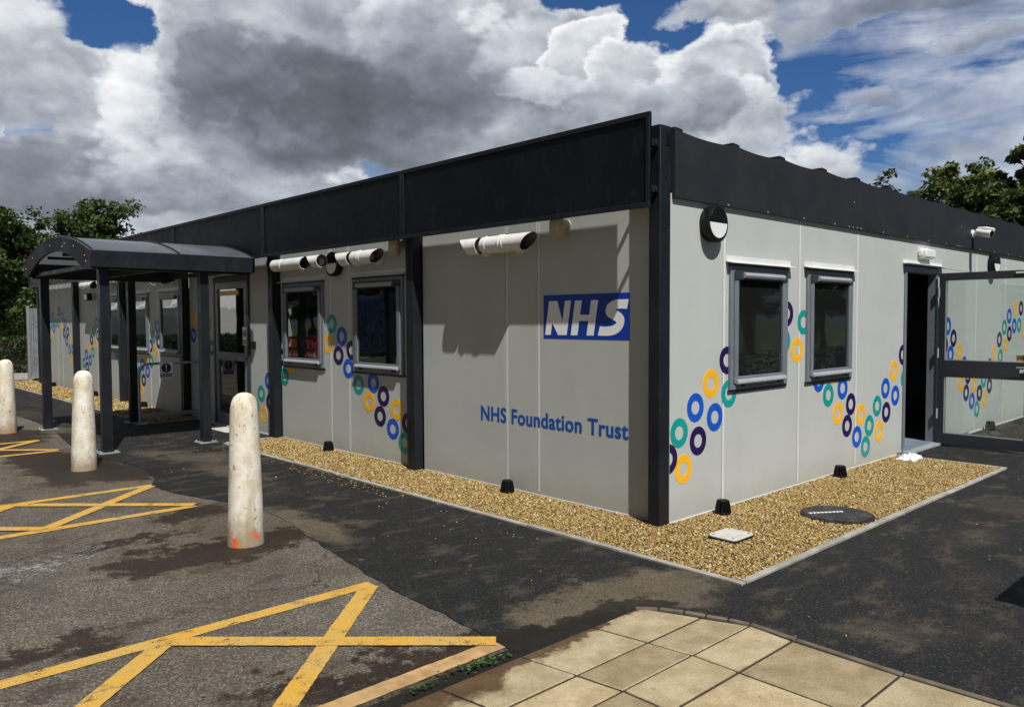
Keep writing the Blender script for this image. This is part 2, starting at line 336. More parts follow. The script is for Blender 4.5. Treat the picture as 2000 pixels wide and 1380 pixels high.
SLAB = mat('paving_slab', (.30, .25, .165), .88)
n = SLAB
ri = n.new('ShaderNodeNewGeometry').outputs['Random Per Island']
b1 = n.noise(n.pos, 6, 8, .65); b2 = n.noise(n.pos, 95, 4, .72); b3 = n.noise(n.pos, 1.7, 6, .6)
base = n.mix(n.ss(b1, .32, .68), (.31, .242, .137), (.46, .38, .24))
base = n.mix(n.m('MULTIPLY', n.ss(b2, .45, .70), .5), base, (.15, .11, .06))
base = n.mix(1, base, n.ramp(ri, [(0, (.74, .71, .66)), (.4, (.95, .95, .92)), (.7, (1, 1, 1)), (1, (1.14, 1.12, 1.06))]), 'MULTIPLY')
base = n.mix(n.m('MULTIPLY', n.ss(n.noise(n.pos, 17, 5, .6), .66, .74), .5), base, (.09, .06, .035))
wt = n.blobs(n.vm('ADD', n.pos, n.vm('MULTIPLY', n.vm('SUBTRACT', n.noise(n.pos, 9, 8, .68, out=1), (.5, .5, .5)), (.30, .30, 0))), [(-2.5, -.90, .5, .11, 1.4), (-1.95, -.87, .4, .10, 1.4), (-3.3, -.95, .5, .2, 1.4), (-1.55, -.90, .12, .08, 1.2), (-2.75, -1.05, .10, .12, .7)])
base = n.mix(n.ss(wt, .35, .95), base, n.mix(1, base, (.24, .17, .11), 'MULTIPLY'))
n.L.new(base, n.p.inputs['Base Color']); bump_it(n, n.m('ADD', b2, n.m('MULTIPLY', b1, 1.5)), .7, .004)
MUD = mat('joint_dirt', (.035, .024, .014), .9, bump=.8, bscale=60, var=.4, vscale=12)

KERBD = mat('weathered_kerb', (.115, .095, .07), .9, bump=.6, bscale=90, var=.35, vscale=6)
YEL = mat('yellow_paint', (.60, .37, .07), .7)
n = YEL
q = n.noise(n.pos, 9, 8, .7); q2 = n.noise(n.pos, 140, 3, .7); q3 = n.noise(n.pos, 2.2, 5, .6)
base = n.mix(n.ss(q3, .35, .65), (.60, .33, .035), (.53, .34, .09))
base = n.mix(n.m('MULTIPLY', n.ss(q, .48, .70), .6), base, (.30, .21, .09))
base = n.mix(n.m('MULTIPLY', n.ss(q2, .54, .64), .7), base, (.12, .09, .05))
n.L.new(base, n.p.inputs['Base Color']); bump_it(n, q2, .6, .003)
# worn paint lets the asphalt show through
al = n.ss(n.m('ADD', n.m('MULTIPLY', q, .6), n.m('MULTIPLY', q2, .4)), .56, .60, 1, 0)
n.L.new(al, n.p.inputs['Alpha'])

TANY = mat('dirty_tan_paint', (.40, .25, .11), .8, bump=.6, bscale=120, var=.28, vscale=7)
PEB = mat('gravel_pebble', (.3, .2, .1), .6)
n = PEB
ri = n.new('ShaderNodeNewGeometry').outputs['Random Per Island']
c = n.ramp(ri, [(0, (.045, .024, .006)), (.16, (.14, .080, .02)), (.34, (.33, .205, .05)), (.52, (.46, .32, .10)), (.70, (.19, .11, .026)), (.84, (.54, .42, .20)), (.92, (.08, .07, .055)), (1, (.74, .66, .48))])
c = n.mix(1, c, (1.0, .99, .95), 'MULTIPLY')
n.L.new(c, n.p.inputs['Base Color'])
PBASE = mat('gravel_base', (.12, .075, .03), .9)
n = PBASE
vc = n.vor(n.pos, 75, out=1); vd = n.vor(n.pos, 75)
c = n.mix(n.xyz(vc)[0], (.10, .055, .018), (.38, .25, .11))
c = n.mix(n.ss(vd, .35, .7), c, (.03, .018, .008))
n.L.new(c, n.p.inputs['Base Color']); bump_it(n, n.m('MULTIPLY', vd, -1), 1, .01)
GRASS = mat('grass_ground', (.05, .075, .02), .9, bump=.8, bscale=40, var=.45, vscale=2)
PALE = mat('far_pavement', (.27, .25, .21), .85, bump=.4, bscale=80, var=.2, vscale=1)

BOLL = mat('bollard_paint', (.62, .58, .46), .6)
n = BOLL
oi = n.new('ShaderNodeObjectInfo')
ofs = n.vm('SCALE', oi.outputs['Location'], None); ofs.node.inputs['Scale'].default_value = 3.1
pp = n.vm('ADD', n.obj, ofs)
z = n.xyz(n.obj)[2]
q = n.noise(pp, 5, 8, .68); q2 = n.noise(n.vm('MULTIPLY', pp, (1, 1, .35)), 16, 7, .7); q3 = n.noise(pp, 26, 5, .68); q4 = n.noise(n.vm('MULTIPLY', pp, (1, 1, .2)), 9, 6, .7)
base = n.mix(n.ss(q, .36, .66), (.82, .79, .70), (.62, .54, .38))
base = n.mix(n.m('MULTIPLY', n.ss(q4, .45, .68), .65), base, (.38, .30, .16))
base = n.mix(n.m('MULTIPLY', n.ss(q2, .585, .66), .85), base, (.20, .15, .09))
base = n.mix(n.m('MULTIPLY', n.ss(q3, .625, .67), .85), base, (.10, .085, .065))
base = n.mix(n.m('MULTIPLY', n.ss(n.m('ADD', z, n.m('MULTIPLY', q2, .5)), .26, .52, 1, 0), .8), base, (.26, .18, .095))
bo = n.m('MULTIPLY', n.ss(z, .05, .13, 1, 0), n.ss(n.noise(pp, 8, 4, .6), .575, .60))
base = n.mix(bo, base, (.80, .12, .03))
n.L.new(base, n.p.inputs['Base Color']); bump_it(n, n.m('ADD', q3, n.m('MULTIPLY', q, 2)), .5, .004)

BARK = mat('bark', (.07, .052, .038), .9, bump=1, bscale=30, var=.3, vscale=8)
def leafmat(name, a, b, c_):
    n = mat(name, a, .5)
    ri = n.new('ShaderNodeNewGeometry').outputs['Random Per Island']
    q = n.noise(n.pos, .9, 4, .6)
    cc = n.ramp(n.m('ADD', n.m('MULTIPLY', ri, .6), n.m('MULTIPLY', q, .5)), [(.15, a), (.5, b), (.85, c_)])
    n.L.new(cc, n.p.inputs['Base Color'])
    t = n.new('ShaderNodeBsdfTranslucent'); n.L.new(cc, t.inputs[0])
    mxx = n.new('ShaderNodeMixShader'); mxx.inputs[0].default_value = .3
    n.L.new(n.p.outputs[0], mxx.inputs[1]); n.L.new(t.outputs[0], mxx.inputs[2])
    n.L.new(mxx.outputs[0], n.N['Material Output'].inputs[0])
    return n
LEAF = leafmat('leaf_dark', (.020, .042, .010), (.048, .085, .018), (.11, .15, .035))
LEAFR = leafmat('leaf_olive', (.030, .048, .010), (.075, .10, .022), (.17, .19, .05))
HEDGE = leafmat('leaf_hedge', (.010, .028, .008), (.022, .055, .012), (.05, .10, .022))
WEEDM = leafmat('leaf_weed', (.03, .075, .012), (.05, .12, .02), (.10, .20, .04))
TENT = mat('tent_canvas', (.85, .85, .83), .6, var=.04)
CONT = mat('container_blue', (.02, .09, .22), .5, var=.2)
REDB = mat('barrier_red', (.55, .05, .03), .5, var=.1)
MANH = mat('manhole_iron', (.045, .045, .047), .5, metal=.3)
n = MANH
v = n.vor(n.pos, 34, feature='DISTANCE_TO_EDGE')
bump_it(n, n.ss(v, .02, .18), 1, .01)
n.L.new(n.mix(n.ss(n.noise(n.pos, 12, 5, .6), .4, .7), (.028, .028, .030), (.085, .082, .076)), n.p.inputs['Base Color'])
PLATE = mat('cover_plastic', (.50, .485, .43), .6, bump=.4, bscale=60, var=.12, vscale=14)
CLOTH = mat('white_cloth', (.60, .62, .66), .85, var=.15, vscale=20)
BINM = mat('bin_green', (.02, .05, .03), .45, var=.15)
# ------------------------------------------------------------------ mesh helpers
def mm(m_): return m_.mat if hasattr(m_, 'mat') else m_
ID = lambda u, n, z: (u, n, z)
RF = lambda u, n, z: (u, -n, z)          # right-hand facade: u = world X, n = distance out of the wall
LF = lambda u, n, z: (-n, u, z)          # left-hand facade: u = world Y
class MB:
    def __init__(s, T=ID): s.v = []; s.f = []; s.mi = []; s.T = T
    def add(s, vs, fs, mi=0, T=None):
        o = len(s.v); T = T or s.T
        s.v += [T(*p) for p in vs]; s.f += [tuple(o + i for i in f) for f in fs]; s.mi += [mi] * len(fs)
        return s
    def box(s, x0, x1, y0, y1, z0, z1, mi=0):
        vs = [(x, y, z) for z in (z0, z1) for y in (y0, y1) for x in (x0, x1)]
        return s.add(vs, [(0, 1, 3, 2), (4, 6, 7, 5), (0, 4, 5, 1), (2, 3, 7, 6), (0, 2, 6, 4), (1, 5, 7, 3)], mi)
    def prism(s, poly, z0, z1, mi=0, ax='z'):
        """polygon extruded; ax 'z': poly=(x,y); 'y': poly=(x,z) extruded along y; 'x': poly=(y,z)"""
        k = len(poly)
        f = {'z': lambda a, b, c: (a, b, c), 'y': lambda a, b, c: (a, c, b), 'x': lambda a, b, c: (c, a, b)}[ax]
        vs = [f(a, b, z0) for a, b in poly] + [f(a, b, z1) for a, b in poly]
        fs = [tuple(range(k))[::-1], tuple(range(k, 2 * k))] + [(i, (i + 1) % k, k + (i + 1) % k, k + i) for i in range(k)]
        return s.add(vs, fs, mi)
    def ring(s, cu, cz, ro, ri, n0, n1, seg=36, mi=0, ulo=-1e9, uhi=1e9):
        vs = []
        for nn in (n0, n1):
            for r in (ri, ro):
                for i in range(seg):
                    a = 2 * math.pi * i / seg
                    vs.append((min(uhi, max(ulo, cu + r * math.cos(a))), nn, cz + r * math.sin(a)))
        fs = []
        for i in range(seg):
            j = (i + 1) % seg
            a, b, c, d = i, seg + i, 2 * seg + i, 3 * seg + i
            a2, b2, c2, d2 = j, seg + j, 2 * seg + j, 3 * seg + j
            fs += [(a, a2, b2, b), (c, d, d2, c2), (b, b2, d2, d), (a, c, c2, a2)]
        return s.add(vs, fs, mi)
    def tube(s, p0, p1, r0, r1=None, seg=16, mi=0, cap=True):
        r1 = r0 if r1 is None else r1
        p0 = Vector(p0); p1 = Vector(p1); d = (p1 - p0).normalized()
        a = d.orthogonal().normalized(); b = d.cross(a)
        vs = [tuple(p + (a * math.cos(t) + b * math.sin(t)) * r) for p, r in ((p0, r0), (p1, r1)) for t in [2 * math.pi * i / seg for i in range(seg)]]
        fs = [(i, (i + 1) % seg, seg + (i + 1) % seg, seg + i) for i in range(seg)]
        if cap: fs += [tuple(range(seg))[::-1], tuple(range(seg, 2 * seg))]
        return s.add(vs, fs, mi)
    def path(s, pts, rs, seg=10, mi=0):
        """bent tube through points"""
        pts = [Vector(p) for p in pts]
        if not hasattr(rs, '__len__'): rs = [rs] * len(pts)
        vs = []; up = None
        for i, p in enumerate(pts):
            d = (pts[min(i + 1, len(pts) - 1)] - pts[max(i - 1, 0)]).normalized()
            if up is None: up = d.orthogonal().normalized()
            a = (up - d * up.dot(d)).normalized(); up = a; b = d.cross(a)
            vs += [tuple(p + (a * math.cos(t) + b * math.sin(t)) * rs[i]) for t in [2 * math.pi * k / seg for k in range(seg)]]
        fs = []
        for i in range(len(pts) - 1):
            for k in range(seg):
                fs.append((i * seg + k, i * seg + (k + 1) % seg, (i + 1) * seg + (k + 1) % seg, (i + 1) * seg + k))
        fs += [tuple(range(seg))[::-1], tuple(range((len(pts) - 1) * seg, len(pts) * seg))]
        return s.add(vs, fs, mi)
    def lathe(s, prof, cx=0, cy=0, seg=32, mi=0, axis='z', close=True):
        vs = []
        for r, h in prof:
            for i in range(seg):
                t = 2 * math.pi * i / seg
                c, d = r * math.cos(t), r * math.sin(t)
                vs.append((cx + c, cy + d, h) if axis == 'z' else (cx + c, h, cy + d))
        fs = []
        for k in range(len(prof) - 1):
            for i in range(seg):
                j = (i + 1) % seg
                fs.append((k * seg + i, k * seg + j, (k + 1) * seg + j, (k + 1) * seg + i))
        if close: fs += [tuple(range(seg))[::-1], tuple(range((len(prof) - 1) * seg, len(prof) * seg))]
        return s.add(vs, fs, mi)
    def pieces(s):
        """the separate connected pieces, one MB each"""
        par = list(range(len(s.v)))
        def find(a):
            while par[a] != a: par[a] = par[par[a]]; a = par[a]
            return a
        for f in s.f:
            for b in f[1:]: par[find(b)] = find(f[0])
        grp = {}
        for f, m_ in zip(s.f, s.mi): grp.setdefault(find(f[0]), []).append((f, m_))
        out = []
        for fl in grp.values():
            mb = MB(); idx = {}
            for f, m_ in fl:
                for i in f:
                    if i not in idx: idx[i] = len(mb.v); mb.v.append(s.v[i])
                mb.f.append(tuple(idx[i] for i in f)); mb.mi.append(m_)
            out.append(mb)
        return out
    def build_split(s, name, mats, parent, **kw):
        return [mb.build(name, mats, parent, **kw) for mb in s.pieces()]
    def build(s, name, mats, parent=None, bevel=0, smooth=35, loc=None, fix=True, **props):
        if not isinstance(mats, (list, tuple)): mats = [mats]
        me = bpy.data.meshes.new(name)
        o = Vector((0, 0, 0))
        q = parent
        while q is not None: o += q.location; q = q.parent
        l = Vector(loc) if loc is not None else Vector((0, 0, 0))
        off = l if parent is None else o
        me.from_pydata([tuple(Vector(p) - off) for p in s.v], [], s.f)
        me.polygons.foreach_set('material_index', s.mi)
        for m_ in mats: me.materials.append(mm(m_))
        if fix:
            bm = bmesh.new(); bm.from_mesh(me)
            bmesh.ops.recalc_face_normals(bm, faces=bm.faces[:])
            bm.to_mesh(me); bm.free()
        if smooth:
            me.shade_smooth()
            me.set_sharp_from_angle(angle=R(smooth))
        ob = bpy.data.objects.new(name, me); COL.objects.link(ob)
        if parent is not None: ob.parent = parent
        else: ob.location = l
        if bevel:
            b = ob.modifiers.new('bevel', 'BEVEL'); b.width = bevel; b.segments = 2; b.limit_method = 'ANGLE'; b.angle_limit = R(50)
            b.harden_normals = False
        for k, v in props.items(): ob[k] = v
        return ob
def empty(name, loc, label, cat, group=None):
    o = bpy.data.objects.new(name, None); COL.objects.link(o); o.location = loc
    o.empty_display_size = .2
    o['label'] = label; o['category'] = cat
    if group: o['group'] = group
    return o
def copy_tree(o, parent=None, loc=None, label=None):
    c = o.copy(); COL.objects.link(c)
    if parent is not None: c.parent = parent
    if loc is not None: c.location = loc
    if label: c['label'] = label
    for ch in list(o.children): copy_tree(ch, c)
    return c
def text_mb(txt, size, T, offset=0., xs=1., shear=0., spacing=1., n0=0., n1=.004, mi=0, mb=None):
    """flat lettering turned into a mesh; T maps (x right, out, z up)"""
    cu = bpy.data.curves.new('t', 'FONT'); cu.body = txt; cu.size = size; cu.offset = offset; cu.shear = shear
    cu.space_character = spacing; cu.resolution_u = 6
    ob = bpy.data.objects.new('t', cu); COL.objects.link(ob)
    dg = bpy.context.evaluated_depsgraph_get(); dg.update()
    me = bpy.data.meshes.new_from_object(ob.evaluated_get(dg))
    vs = [tuple(v.co) for v in me.vertices]; fs = [tuple(p.vertices) for p in me.polygons]
    bpy.data.objects.remove(ob); bpy.data.curves.remove(cu); bpy.data.meshes.remove(me)
    xmax = max(v[0] for v in vs); 
    mb = mb or MB()
    mb.add([(x * xs, n1, y) for x, y, _ in vs], fs, mi, T)
    return mb, xmax * xs

# ------------------------------------------------------------------ ground (structure)
ST = dict(kind='structure')
MB().box(-220, 260, -200, 320, -.5, -.03).build('ground', GRASS, **ST)
MB().box(-34, 0.4, -16, 21.2, -.25, 0.0).build('car_park', OLD, **ST)
edge = [(-2.42, -.78), (-2.38, -.35), (-2.345, .3), (-2.26, .9), (-2.17, 1.5), (-2.08, 1.95), (-2.02, 2.35), (-2.0, 2.8), (-2.16, 3.3), (-2.30, 3.8), (-2.36, 4.3), (-2.2, 4.7), (-2.10, 5.3), (-2.14, 5.9), (-2.3, 6.6), (-2.25, 7.5), (-2.12, 8.6), (-1.98, 9.7), (-2.0, 11.5), (-2.1, 14), (-2.1, 21.1)]
e2 = []
for i in range(len(edge) - 1):
    (x0, y0), (x1, y1) = edge[i], edge[i + 1]
    k = max(1, int((y1 - y0) / .06))
    for j in range(k):
        t = j / k; yy = y0 + (y1 - y0) * t
        e2.append((x0 + (x1 - x0) * t + .022 * mnoise.noise(Vector((yy * 7, 3, 1))) + .012 * mnoise.noise(Vector((yy * 25, 9, 1))), yy))
e2.append(edge[-1])
# new tarmac: wraps the building, its border against the car park is ragged
poly = [(-5.5, -.86), (-2.42, -.82)] + e2 + [(13, 21.1), (40, 21.1), (40, -16), (-5.5, -16)]
MB().prism(poly, -.2, .006).build('tarmac_path', NEW, smooth=0, **ST)
MB().box(-6, 40, 21.25, 24.6, -.2, -.005).build('far_pavement', PALE, **ST)
MB().box(-20, 30, 26.3, 31, -.2, .0).build('far_road', PALE, **ST)

# paving slabs: each slab its own block, joints between
def slab_poly(a, b, c, d, g=.007):
    cx = sum(p[0] for p in (a, b, c, d)) / 4; cy = sum(p[1] for p in (a, b, c, d)) / 4
    out = []
    for p in (a, b, c, d):
        dx, dy = p[0] - cx, p[1] - cy
        out.append((p[0] - math.copysign(g, dx), p[1] - math.copysign(g, dy)))
    return out
XL = lambda i, y: [-1.38, -1.87, -2.385, -2.86, -3.35, -3.85, -4.35, -4.85, -5.35][i]
ys = [-.935, -1.25, -1.485, -1.73, -2.24, -2.75, -3.26, -3.77, -4.28, -4.79]
def xj(i, j):
    if i == 0: return [-1.56, -1.44, -1.35, -1.375, -1.385, -1.37, -1.34, -1.3, -1.28, -1.26][j]
    x = XL(i, 0)
    if j == 0: x -= .08
    if j == 1: x -= .03
    return x
pv = MB()
for j in range(len(ys) - 1):
    for i in range(8):
        q = [(xj(i, j), ys[j]), (xj(i, j + 1), ys[j + 1]), (xj(i + 1, j + 1), ys[j + 1]), (xj(i + 1, j), ys[j])]
        h = .019 + random.uniform(-.002, .002)
        pv.prism(slab_poly(*q), .009, h)
pv.build('paving_slabs', SLAB, bevel=.005, **ST)
MB().prism([(-1.545, -.93), (-1.43, -1.25), (-1.34, -1.47), (-1.36, -1.73), (-1.37, -2.24), (-1.36, -2.75), (-1.25, -4.8), (-5.4, -4.8), (-5.4, -.93)], 0, .0105).build('paving_bed', MUD, smooth=0, **ST)
kb = MB()
kp = [(-1.585, -.925), (-1.50, -1.02), (-1.44, -1.14), (-1.40, -1.25), (-1.36, -1.36), (-1.335, -1.47), (-1.35, -1.73), (-1.365, -2.24), (-1.35, -2.75), (-1.32, -3.26), (-1.24, -4.8)]
kq = []
for (x0, y0), (x1, y1) in zip(kp, kp[1:]):
    d = Vector((x1 - x0, y1 - y0)); L_ = d.length; d.normalize(); nrm = Vector((-d.y, d.x))
    a = Vector((x0, y0)) + d * .004; b = Vector((x1, y1)) - d * .004
    w_ = .034
    kb.prism([tuple(a), tuple(b), tuple(b + nrm * w_), tuple(a + nrm * w_)], 0, .0175 + random.uniform(-.0015, .0015))
kb.build('paving_kerb', KERBD, bevel=.005, **ST)
# gravel bed edging: thin concrete strip just proud of the tarmac
ke = MB()
def strip(x0, x1, y0, y1, along):
    L_ = (x1 - x0) if along == 'x' else (y1 - y0)
    k = max(1, round(L_ / .914))
    for i in range(k):
        a = i / k; b = (i + 1) / k; j = random.uniform(-.003, .003)
        if along == 'x': ke.box(x0 + L_ * a + .003, x0 + L_ * b - .003, y0 + j, y1 + j, -.1, .022 + j)
        else: ke.box(x0 + j, x1 + j, y0 + L_ * a + .003, y0 + L_ * b - .003, -.1, .022 + j)
strip(-.80, -.752, -1.12, 6.33, 'y'); strip(-.75, 4.43, -1.12, -1.072, 'x'); strip(4.43, 4.478, -1.12, -.02, 'y')
strip(-.75, 0, 6.33, 6.375, 'x'); strip(-.80, -.752, 9.1, 20.4, 'y'); strip(-.75, 0, 9.1, 9.145, 'x')
ke.build('gravel_edging', CONC, bevel=.004, **ST)
gb = MB()
gb.box(-.752, 4.43, -1.072, .02, -.1, .010); gb.box(-.752, .02, .0201, 6.33, -.1, .010); gb.box(-.752, .02, 9.145, 20.4, -.1, .010)
gb.build('gravel_base', PBASE, smooth=0, **ST)

# pebbles
def pebbles(regions, name):
    base = np.array([(1, 0, 0), (-1, 0, 0), (0, 1, 0), (0, -1, 0), (0, 0, 1), (0, 0, -1)], float)
    tri = np.array([(0, 2, 4), (2, 1, 4), (1, 3, 4), (3, 0, 4), (2, 0, 5), (1, 2, 5), (3, 1, 5), (0, 3, 5)])
    V = []; n_tot = 0
    for (x0, x1, y0, y1, dens, s, zb, fn) in regions:
        k = int((x1 - x0) * (y1 - y0) * dens)
        x = rng.uniform(x0, x1, k); y = rng.uniform(y0, y1, k)
        if fn is not None:
            ok = fn(x, y); x = x[ok]; y = y[ok]; k = len(x)
        sz = s * rng.uniform(.55, 1.25, (k, 1)) * rng.uniform(.7, 1.3, (k, 3)); sz[:, 2] *= .62
        P = base[None] * rng.uniform(.8, 1.15, (k, 6, 3)) * sz[:, None, :]
        P += rng.normal(0, .12, (k, 6, 3)) * s
        a = rng.uniform(0, 6.283, k); b = rng.normal(0, .35, k)
        ca, sa, cb, sb = np.cos(a), np.sin(a), np.cos(b), np.sin(b)
        X = P[..., 0] * ca[:, None] - P[..., 1] * sa[:, None]; Y = P[..., 0] * sa[:, None] + P[..., 1] * ca[:, None]
        Z = P[..., 2] * cb[:, None] + X * sb[:, None]; X = X * cb[:, None] - P[..., 2] * sb[:, None]
        zz = zb + rng.uniform(0, s * 1.0, k)
        V.append(np.stack([X + x[:, None], Y + y[:, None], Z + zz[:, None]], -1)); n_tot += k
    V = np.concatenate(V).reshape(-1, 3)
    Fc = (tri[None] + (np.arange(n_tot) * 6)[:, None, None]).reshape(-1)
    me = bpy.data.meshes.new(name); nf = n_tot * 8
    me.vertices.add(len(V)); me.vertices.foreach_set('co', V.astype(np.float32).ravel())
    me.loops.add(nf * 3); me.loops.foreach_set('vertex_index', Fc.astype(np.int32))
    me.polygons.add(nf); me.polygons.foreach_set('loop_start', np.arange(0, nf * 3, 3, dtype=np.int32))
    me.polygons.foreach_set('loop_total', np.full(nf, 3, np.int32))
    me.update(calc_edges=True); me.validate()
    me.materials.append(PEB.mat)
    me.shade_smooth()
    ob = bpy.data.objects.new(name, me); COL.objects.link(ob)
    return ob
nocov = lambda x, y: ~((np.abs(x - .04) < .135) & (np.abs(y + .53) < .115)) & ~((x - 1.2) ** 2 + (y + .785) ** 2 < .262 ** 2)
g = pebbles([(-.75, 4.43, -1.07, -.01, 11000, .0106, .010, nocov), (-.75, -.01, -.01, 3.2, 11000, .0106, .010, None), (-.75, -.01, 3.2, 6.32, 7500, .0118, .012, None),
             (-.75, -.01, 9.15, 20.3, 1700, .024, .012, None)], 'gravel')
g['kind'] = 'stuff'; g['label'] = 'golden brown pea gravel filling the bed along the building'; g['category'] = 'gravel'
g = pebbles([(-1.5, -.82, .2, 6.2, 60, .009, .012, lambda x, y: rng.random(len(x)) < np.exp(-(-.8 - x) * 5.0)), (-1.05, -.81, 2.2, 4.2, 260, .010, .012, None), (-1.9, -.9, -.4, 3, 9, .007, .010, None), (-2.2, -.9, 4.5, 8, 10, .008, .010, None), (-1.2, 4, -2.4, -1.13, 4, .007, .010, None)], 'loose_gravel')
g['kind'] = 'stuff'; g['label'] = 'loose stones scattered on the black tarmac beside the gravel bed'; g['category'] = 'loose stones'

# yellow hatched markings
ym = MB()
def stripe(x0, y0, x1, y1, w_=.10, z=.004):
    d = Vector((x1 - x0, y1 - y0)); L_ = d.length; d.normalize(); nn = Vector((-d.y, d.x)); k = max(2, int(L_ / .02))
    vs = []
    for i in range(k + 1):
        p = Vector((x0, y0)) + d * (L_ * i / k)
        for sgn in (-1, 1):
            ww = w_ / 2 + .0035 * mnoise.noise(Vector((p.x * 30 + sgn * 7, p.y * 30, z * 999))) + .002 * mnoise.noise(Vector((p.x * 90, p.y * 90, sgn)))
            q = p + nn * sgn * ww; vs.append((q.x, q.y, z))
    ym.add(vs, [(2 * i, 2 * i + 2, 2 * i + 3, 2 * i + 1) for i in range(k)])
def hatch(ya, yb, xe, xo):
    stripe(-9.5, yb, xe, yb, z=.004); stripe(-9.5, ya, xe - .03, ya, z=.0045) if ya > 0 else None
    H = yb - ya; k = 0; x = xe - xo
    while x > -9:
        stripe(x, yb - .03, x - H, ya + .03, .105, .007 + .0002 * k); stripe(x, ya + .03, x - H, yb - .03, .105, .009 + .0002 * k)
        x -= H; k += 1
hatch(-.735, .455, -2.38, .03)
hatch(3.22, 4.36, -2.33, .03)
hatch(7.30, 8.42, -2.42, .03)
ym_ = ym; ym = MB(); stripe(-9.5, -.735, -2.41, -.735, .105, .0045); ym.build('dirty_road_marking', TANY, smooth=0, fix=False, **ST); ym = ym_
ym.build('road_markings', YEL, smooth=0, fix=False, **ST)
# ------------------------------------------------------------------ the portable building
BL = empty('modular_building', (0, 0, 0), 'long low grey modular clinic with charcoal fascia, dark columns and coloured ring pattern', 'building')
MOD = 3.16; NL = 6; LEN = MOD * NL + .1; NRX = 4
# left facade wall panels
COLS_L = [0.0] + [MOD * k for k in range(1, NL + 1)]
DOORL = (7.2, 8.42)
for k in range(NL):
    a = (.10 if k == 0 else k * MOD + .09); b = (k + 1) * MOD - .06
    cuts = [a, k * MOD + 1.41, k * MOD + 1.825, b]
    if k == 2: cuts = [a, DOORL[0], DOORL[1], b]
    for i in range(3):
        if k == 2 and i == 1:
            MB(LF).box(cuts[1] + .003, cuts[2] - .003, -.06, 0, 2.26, 2.75).build('wall_panel', WALL, BL, bevel=.002); continue
        MB(LF).box(cuts[i] + .003, cuts[i + 1] - .003, -.06, 0, .03, 2.75).build('wall_panel', WALL, BL, bevel=.002)
tr_ = MB(LF)
for k in range(NL):
    if k == 2: continue
    for s_ in (1.41, 1.825): tr_.box(k * MOD + s_ - .030, k * MOD + s_ - .006, .0, .0011, .05, 2.5)
tr_.build_split('joint_trim', TRIM, BL)
MB(LF).box(.06, LEN - .06, -.12, -.064, .0, 2.76).build('wall_backing', DARK, BL)
# right facade
DW = (4.62, 5.62)
cr = [.022, .76, 2.06, 3.32, 4.60, 5.64, 7.14, 8.45, 9.70, 11.0, 12.64]
for i in range(len(cr) - 1):
    if i == 4:
        MB(RF).box(cr[i] + .003, 5.87, -.06, 0, 2.215, 2.55).build('wall_panel', WALL, BL, bevel=.002); continue
    z1 = 2.55
    x0 = cr[i] + .003
    if i == 5:
        MB(RF).box(5.64, cr[i + 1] - .003, -.06, 0, .03, 2.212).build('wall_panel', WALL, BL, bevel=.002)
        MB(RF).box(5.876, cr[i + 1] - .003, -.06, 0, 2.215, 2.55).build('wall_panel', WALL, BL, bevel=.002); continue
    MB(RF).box(x0, cr[i + 1] - .003, -.06, 0, .03, z1).build('wall_panel', WALL, BL, bevel=.002)
tr_ = MB(RF)
for s_ in (.76, 2.06, 3.32, 7.14, 8.45, 9.70, 11.0): tr_.box(s_ + .005, s_ + .032, .0, .0011, .05, 2.5)
tr_.build_split('joint_trim', TRIM, BL)
MB(RF).box(.06, DW[0] - .06, -.12, -.064, 0, 2.56).build('wall_backing', DARK, BL)
MB(RF).box(DW[1] + .1, 12.6, -.12, -.064, 0, 2.56).build('wall_backing', DARK, BL)
# pale bead along the foot of the walls
MB(RF).box(.03, DW[0] - .03, -.03, .004, .0, .028).box(DW[1] + .06, 12.6, -.03, .004, 0, .028).build_split('base_trim', TRIM, BL, bevel=.002)
bt = MB(LF)
for k in range(NL):
    a = (.12 if k == 0 else k * MOD + .10); b = (k + 1) * MOD - .07
    if k == 2: bt.box(a, DOORL[0] - .02, -.03, .004, 0, .028).box(DOORL[1] + .02, b, -.03, .004, 0, .028)
    else: bt.box(a, b, -.03, .004, 0, .028)
bt.build_split('base_trim', TRIM, BL, bevel=.002)
# columns
cp = MB(); cp.box(-.115, .018, -.004, .10, -.02, 3.045)
cp.build('corner_column', DARK, BL, bevel=.006)
hb = MB()
for z in (2.28, 2.66, 2.9): hb.tube((-.05, -.0045, z), (-.05, -.0075, z), .009, seg=12)
for z in (.5, 1.2, 1.9): hb.tube((-.035, -.0045, z), (-.035, -.006, z), .006, seg=10)
hb.box(-.03, .0, -.012, -.0045, 2.90, 2.98)
hb.build_split('column_bolt', BLKP, BL)
for k in range(1, NL + 1):
    y = MOD * k
    c = MB(); c.box(-.115, -.001, y - .045, y + .015, -.02, 2.76).box(-.115, -.001, y + .022, y + .085, -.02, 2.76); c.box(-.10, -.02, y + .014, y + .023, -.02, 2.76)
    c.build('column', DARK, BL, bevel=.004)
